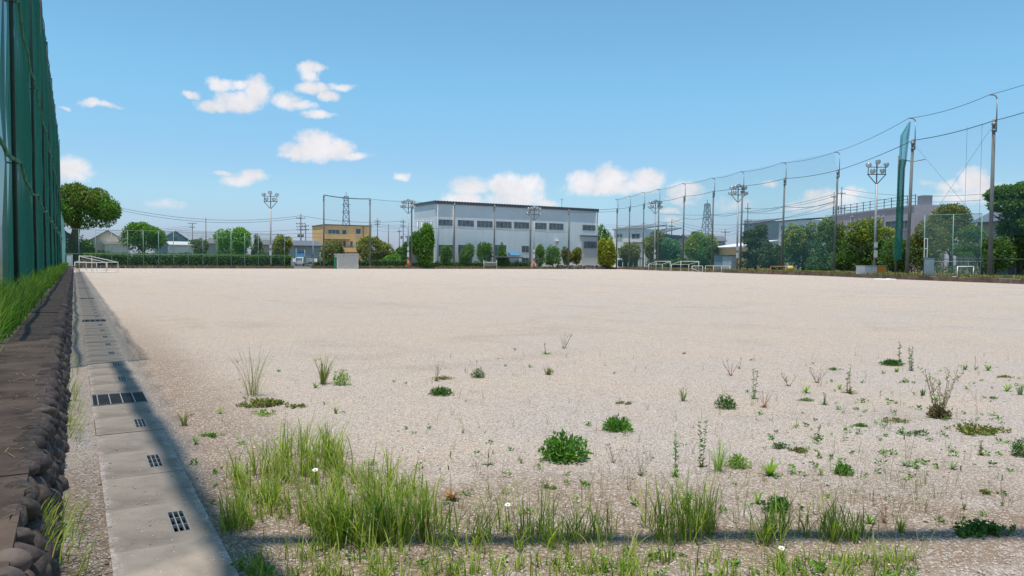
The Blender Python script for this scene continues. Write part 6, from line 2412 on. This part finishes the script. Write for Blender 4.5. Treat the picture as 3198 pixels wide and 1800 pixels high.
WEEDS = [
    ('mound', 1760, 1436, 165, 92, 'largest round leafy green weed in the middle of the gravel', 'g'),
    ('mound', 1928, 1344, 100, 48, 'leafy green weed behind and right of the largest round one', 'g'),
    ('mound', 2268, 1276, 76, 44, 'dark leafy weed mound right of centre with two thin stalks', 'd'),
    ('mound', 2635, 1482, 66, 40, 'small compact green weed mound in the right foreground', 'g'),
    ('mound', 1378, 1234, 80, 26, 'flat dark green cushion weed left of centre', 'd'),
    ('mound', 1066, 1203, 58, 54, 'lime green bushy weed beside the brown grass spikes', 'l'),
    ('mound', 3185, 1425, 60, 66, 'bushy green weed cut by the right edge', 'd'),
    ('mound', 1493, 1180, 44, 34, 'dark green tuft of leaves with thin seed stalks left of centre', 'd'),
    ('mound', 2300, 1460, 80, 44, 'low lime leafy weed touching the pale grass tuft', 'l'),
    ('wispy', 790, 1236, 190, 195, 'tall wispy arching grass at the left of the gravel', 'o'),
    ('mat', 840, 1268, 190, 28, 'creeping olive weed mat around the wispy grass', 'o'),
    ('mat', 830, 1296, 90, 34, 'fine grassy mat just in front of the wispy grass', 'l'),
    ('mat', 665, 1366, 90, 22, 'flat green weed patch left of the foreground grass', 'g'),
    ('rosette', 612, 1388, 34, 26, 'little rosette weed left of the flat green patch', 'g'),
    ('tuft', 575, 1330, 36, 58, 'thin pale grass tuft beside the drain', 'o'),
    ('rosette', 688, 1292, 30, 22, 'tiny rosette weed behind the flat green patch on the left', 'l'),
    ('tuft', 1010, 1200, 60, 105, 'tuft with two upright brown grass spikes left of centre', 'o'),
    ('rosette', 985, 1212, 34, 18, 'low rosette at the left foot of the brown grass spikes', 'g'),
    ('dry', 1362, 1190, 62, 76, 'dry branched brown weed above the dark cushion weed', 'b'),
    ('mat', 1385, 1186, 60, 22, 'small creeping weed at the foot of the dry branched weed', 'o'),
    ('spike', 1492, 1178, 30, 70, 'thin seed stalks rising from the dark green leaf tuft', 'd', None, 'b'),
    ('rosette', 1230, 1194, 18, 12, 'tiny lone seedling left of the dark cushion weed', 'g'),
    ('tuft', 1048, 1292, 22, 26, 'tiny upright sprout behind the foreground grass', 'g'),
    ('dry', 1760, 1088, 48, 50, 'wispy grey green bush farthest out on the gravel', 's'),
    ('spike', 1706, 1106, 44, 36, 'low plant with two dark seed spikes far out on the gravel', 'g', None, 'b'),
    ('tuft', 1712, 1171, 46, 30, 'small open grass tuft below the two dark seed spikes', 'o'),
    ('rosette', 1578, 1144, 20, 9, 'tiny flat weed between the seed stalks and the grass tuft', 'd'),
    ('rosette', 1608, 1094, 16, 7, 'tiny flat weed far out left of the seed spikes', 'd'),
    ('rosette', 2136, 1106, 24, 8, 'tiny flat weed far out right of centre', 'o'),
    ('mat', 1952, 1262, 44, 14, 'sparse little weed above the second leafy mound', 'o'),
    ('tuft', 2134, 1253, 30, 52, 'upright sage green weed left of the dark mound', 's'),
    ('stalk', 2105, 1488, 30, 158, 'tall thin two stemmed weed right of the largest round weed', 'g'),
    ('stalk', 2190, 1458, 26, 158, 'tall leafy stem with reddish foot left of the pale grass tuft', 'g', None, 'r'),
    ('tuft', 2243, 1472, 60, 112, 'pale lime upright grass tuft in the right foreground', 'l'),
    ('spike', 1412, 1560, 70, 152, 'reddish brown dock weed with two dry seed stems', 'r', None, 'r'),
    ('rosette', 1410, 1562, 70, 26, 'red leaved rosette at the foot of the dry dock stems', 'r'),
    ('spike', 1526, 1452, 50, 52, 'sage weed with one dark seed spike left of the largest round weed', 's', None, 'b'),
    ('rosette', 1627, 1447, 22, 24, 'tiny pale upright sprout left of the largest round weed', 's'),
    ('rosette', 1446, 1352, 20, 14, 'tiny seedling far left of the largest round weed', 'o'),
    ('dry', 1917, 1446, 36, 54, 'bare thin dry stem right of the largest round weed', 'b'),
    ('dry', 2000, 1484, 80, 76, 'sparse trailing weed with hair thin stems left of the tall two stemmed weed', 's'),
    ('mat', 1712, 1526, 44, 22, 'small trailing sage weed below the largest round weed', 's'),
    ('rosette', 2405, 1486, 80, 58, 'broad pale leaved rosette right of the pale grass tuft', 'l'),
    ('rosette', 2563, 1484, 28, 30, 'tiny yellow green rosette left of the compact mound', 'l'),
    ('mat', 2436, 1404, 70, 40, 'sparse dark creeping weed above the broad pale rosette', 'd'),
    ('mat', 2492, 1412, 60, 24, 'thin straggling bits right of the sparse dark creeping weed', 'o'),
    ('spike', 2555, 1370, 48, 44, 'sage rosette with a short dark spike right of centre', 's', None, 'b'),
    ('spike', 2830, 1456, 60, 116, 'sage rosette with one tall dark flower spike in the right foreground', 's', None, 'b'),
    ('rosette', 2976, 1466, 44, 32, 'small sage rosette right of the tall dark flower spike', 's'),
    ('mat', 2790, 1318, 90, 26, 'olive weed patch, leftmost of the mats on the right', 'o'),
    ('mat', 2892, 1362, 110, 34, 'green weed mat in the middle of the mats on the right', 'd'),
    ('mat', 3050, 1350, 180, 44, 'largest olive weed mat near the right edge', 'o'),
    ('stalk', 3066, 1422, 30, 56, 'single branching sprout below the largest right hand mat', 'o'),
    ('mat', 2425, 1592, 170, 80, 'dense clover like mat in the right foreground', 'd'),
    ('rosette', 2366, 1574, 50, 44, 'upright pale leaves behind the dense clover like mat', 'l'),
    ('rosette', 2716, 1636, 44, 44, 'bright broad leaved seedling in front on the right', 'l'),
    ('dry', 2762, 1632, 60, 76, 'dry reddish branched weed right of the bright seedling', 'r'),
    ('tuft', 2815, 1662, 56, 56, 'short green grass tuft right of the dry reddish weed', 'g'),
    ('tuft', 2602, 1690, 90, 120, 'tall dark grass tuft before the shadow bar on the right', 'g'),
    ('mat', 3062, 1664, 210, 64, 'wide dark clover mat with pink heads at the lower right', 'd'),
    ('spike', 3012, 1592, 20, 134, 'tall hair thin stalk above the wide dark clover mat', 'o', None, 's'),
    ('spike', 3130, 1580, 20, 104, 'shorter hair thin stalk near the lower right edge', 'o', None, 's'),
    ('mat', 3092, 1545, 66, 16, 'thin flat weed between the two hair thin stalks', 'o'),
    ('stalk', 2352, 1246, 28, 112, 'upright grey green leafy weed right of the dark mound', 's'),
    ('dry', 2386, 1272, 70, 58, 'reddish dry twiggy weed right of the grey green upright one', 'r'),
    ('dry', 2282, 1173, 42, 50, 'small reddish twiggy weed behind the dark mound', 'r'),
    ('spike', 2308, 1152, 18, 46, 'short dark spike behind the small reddish weed', 'o', None, 'b'),
    ('dry', 2462, 1206, 48, 42, 'faint dry twiggy weed right of the grey green upright one', 'b'),
    ('rosette', 2515, 1226, 46, 24, 'small pale green weed, upper of a scattered group on the right', 'l'),
    ('stalk', 2575, 1264, 36, 42, 'small sage upright weed, nearest of the scattered group on the right', 's'),
    ('mat', 2518, 1252, 44, 12, 'flat sage weed in the scattered group on the right', 's'),
    ('dry', 2552, 1196, 44, 40, 'dry thin weed behind the scattered group on the right', 'b'),
    ('stalk', 2652, 1228, 60, 96, 'leaning leafy stalk left of the two tall far stems', 'o'),
    ('rosette', 2622, 1216, 26, 18, 'little rosette left of the leaning leafy stalk', 'l'),
    ('mat', 2606, 1156, 44, 12, 'far flat weed above the leaning leafy stalk', 'd'),
    ('mound', 2785, 1141, 72, 16, 'dark flat cushion at the foot of the two tall far stems', 'd'),
    ('stalk', 2808, 1132, 20, 90, 'left and taller of two upright leafy stems far right', 'd'),
    ('stalk', 2845, 1158, 24, 88, 'right and nearer of two upright leafy stems far right', 'd'),
    ('tuft', 2800, 1162, 24, 18, 'tiny lime grass sprout below the two tall far stems', 'l'),
    ('shrub', 2932, 1306, 96, 156, 'tall dark brownish branching weed at the right', 'o'),
    ('mat', 2832, 1196, 46, 14, 'small pale flat weed between the far stems and the branching weed', 's'),
    ('tuft', 2882, 1236, 34, 24, 'little dark sprout left of the tall branching weed', 'd'),
    ('rosette', 3015, 1156, 24, 20, 'small sprout far right, left of the lone thin spike', 'g'),
    ('spike', 3046, 1157, 14, 50, 'lone thin brown spike far right', 'o', None, 'b'),
    ('rosette', 3086, 1158, 34, 20, 'small sprout far right of the lone thin spike', 'g'),
    ('mat', 3140, 1180, 48, 12, 'small flat brownish weed near the right edge', 'o'),
    ('rosette', 3146, 1222, 38, 24, 'lime seedling near the right edge', 'l'),
    ('mat', 3096, 1246, 34, 10, 'flat seedling right of the tall branching weed', 's'),
    ('tuft', 3186, 1234, 30, 44, 'pale grass sprout cut by the right edge', 's'),
    ('mat', 2690, 1332, 36, 14, 'tiny green weed left of the olive patch on the right', 'g'),
]
for wd in WEEDS:
    weed(*wd)

# white daisies standing in the grass
petal = mat('white_petal', (.75, .74, .72), rough=.6, var=.05)
yolk = mat('yellow_disc', (.55, .38, .04), rough=.7, var=.1)
for i, (x, y, hp, lab) in enumerate([(985, 1640, 175, 'white daisy on a tall stem in the left foreground grass'), (1585, 1660, 85, 'small white daisy in the middle foreground grass'),
                                     (2440, 1760, 48, 'small white flower low in the right foreground')]):
    g = gp(x, y)
    s = (g - CAM).xy.dot(FH.xy) / FPX
    H_ = hp * s
    t = thing('daisy', lab, 'flower', (g.x, g.y, 0), -TH, 'white daisies')
    MB().path([(0, 0, 0), (.006, 0, H_ * .5), (0, 0, H_)], .0025, 5).build('stem', stemm['g'], t, True)
    MB().lathe([(.005, -.002), (.0165, .003), (.0175, .001), (.006, -.004)], 18, (0, 0, H_), (0, -.35, 1)).build('petals', petal, t)
    MB().lathe([(.007, 0), (.006, .004), (.002, .006)], 8, (0, 0, H_)).build('flower_disc', yolk, t, True)
    V, F = rosette(.10, .06, 6, i + 90)
    link('leaves', mesh_np('leaves', V, F), LW['g'], t)

# ------------------------------------------------------------------ loose grit and pebbles on the near ground
rg = np.random.default_rng(4)
n = 16000
px_ = rg.uniform(230, 3300, n)
py_ = 1050 + 800 * rg.random(n) ** .75
pts = np.array([gp(a, b)[:] for a, b in zip(px_, py_)])
pts = pts[(pts[:, 0] > -.03)]
on = (pts[:, 0] > .15) & (pts[:, 0] < .70)
pts = pts[~on | (rg.random(len(pts)) < .38)]
on = (pts[:, 0] > .15) & (pts[:, 0] < .70)
hole = (pts[:, 0] > .47) & (pts[:, 0] < .59)
pts = pts[~hole]
on = (pts[:, 0] > .15) & (pts[:, 0] < .70)
n = len(pts)
rad = rg.gamma(2.6, .0013, n) + .002
oc = np.array([(1, 0, 0), (0, 1, 0), (-1, 0, 0), (0, -1, 0), (0, 0, 1), (0, 0, -1)], float)
of = np.array([(0, 1, 4), (1, 2, 4), (2, 3, 4), (3, 0, 4), (1, 0, 5), (2, 1, 5), (3, 2, 5), (0, 3, 5)])
ang = rg.uniform(0, 6.28, n)
ca, sa = np.cos(ang), np.sin(ang)
O = oc[None] * (rad[:, None] * rg.uniform(.7, 1.3, (n, 1)))[:, :, None] * np.array([1.0, .8, .6]) * rg.uniform(.75, 1.25, (n, 6, 1))
X = O[:, :, 0] * ca[:, None] - O[:, :, 1] * sa[:, None]
Yv = O[:, :, 0] * sa[:, None] + O[:, :, 1] * ca[:, None]
V = np.stack([X + pts[:, :1], Yv + pts[:, 1:2], O[:, :, 2] + (rad * .25 + np.where(on, TOP, 0))[:, None]], 2).reshape(-1, 3)
Fv = (of[None] + (np.arange(n) * 6)[:, None, None]).reshape(-1, 3)
pm = leafmat('grit', (.24, .20, .17), (.60, .52, .45), 0.0, .9, dry=(.12, .105, .095))
stuff('loose_gravel', V, [Fv], pm, 'loose grit and pebbles strewn over the near ground', 'gravel')
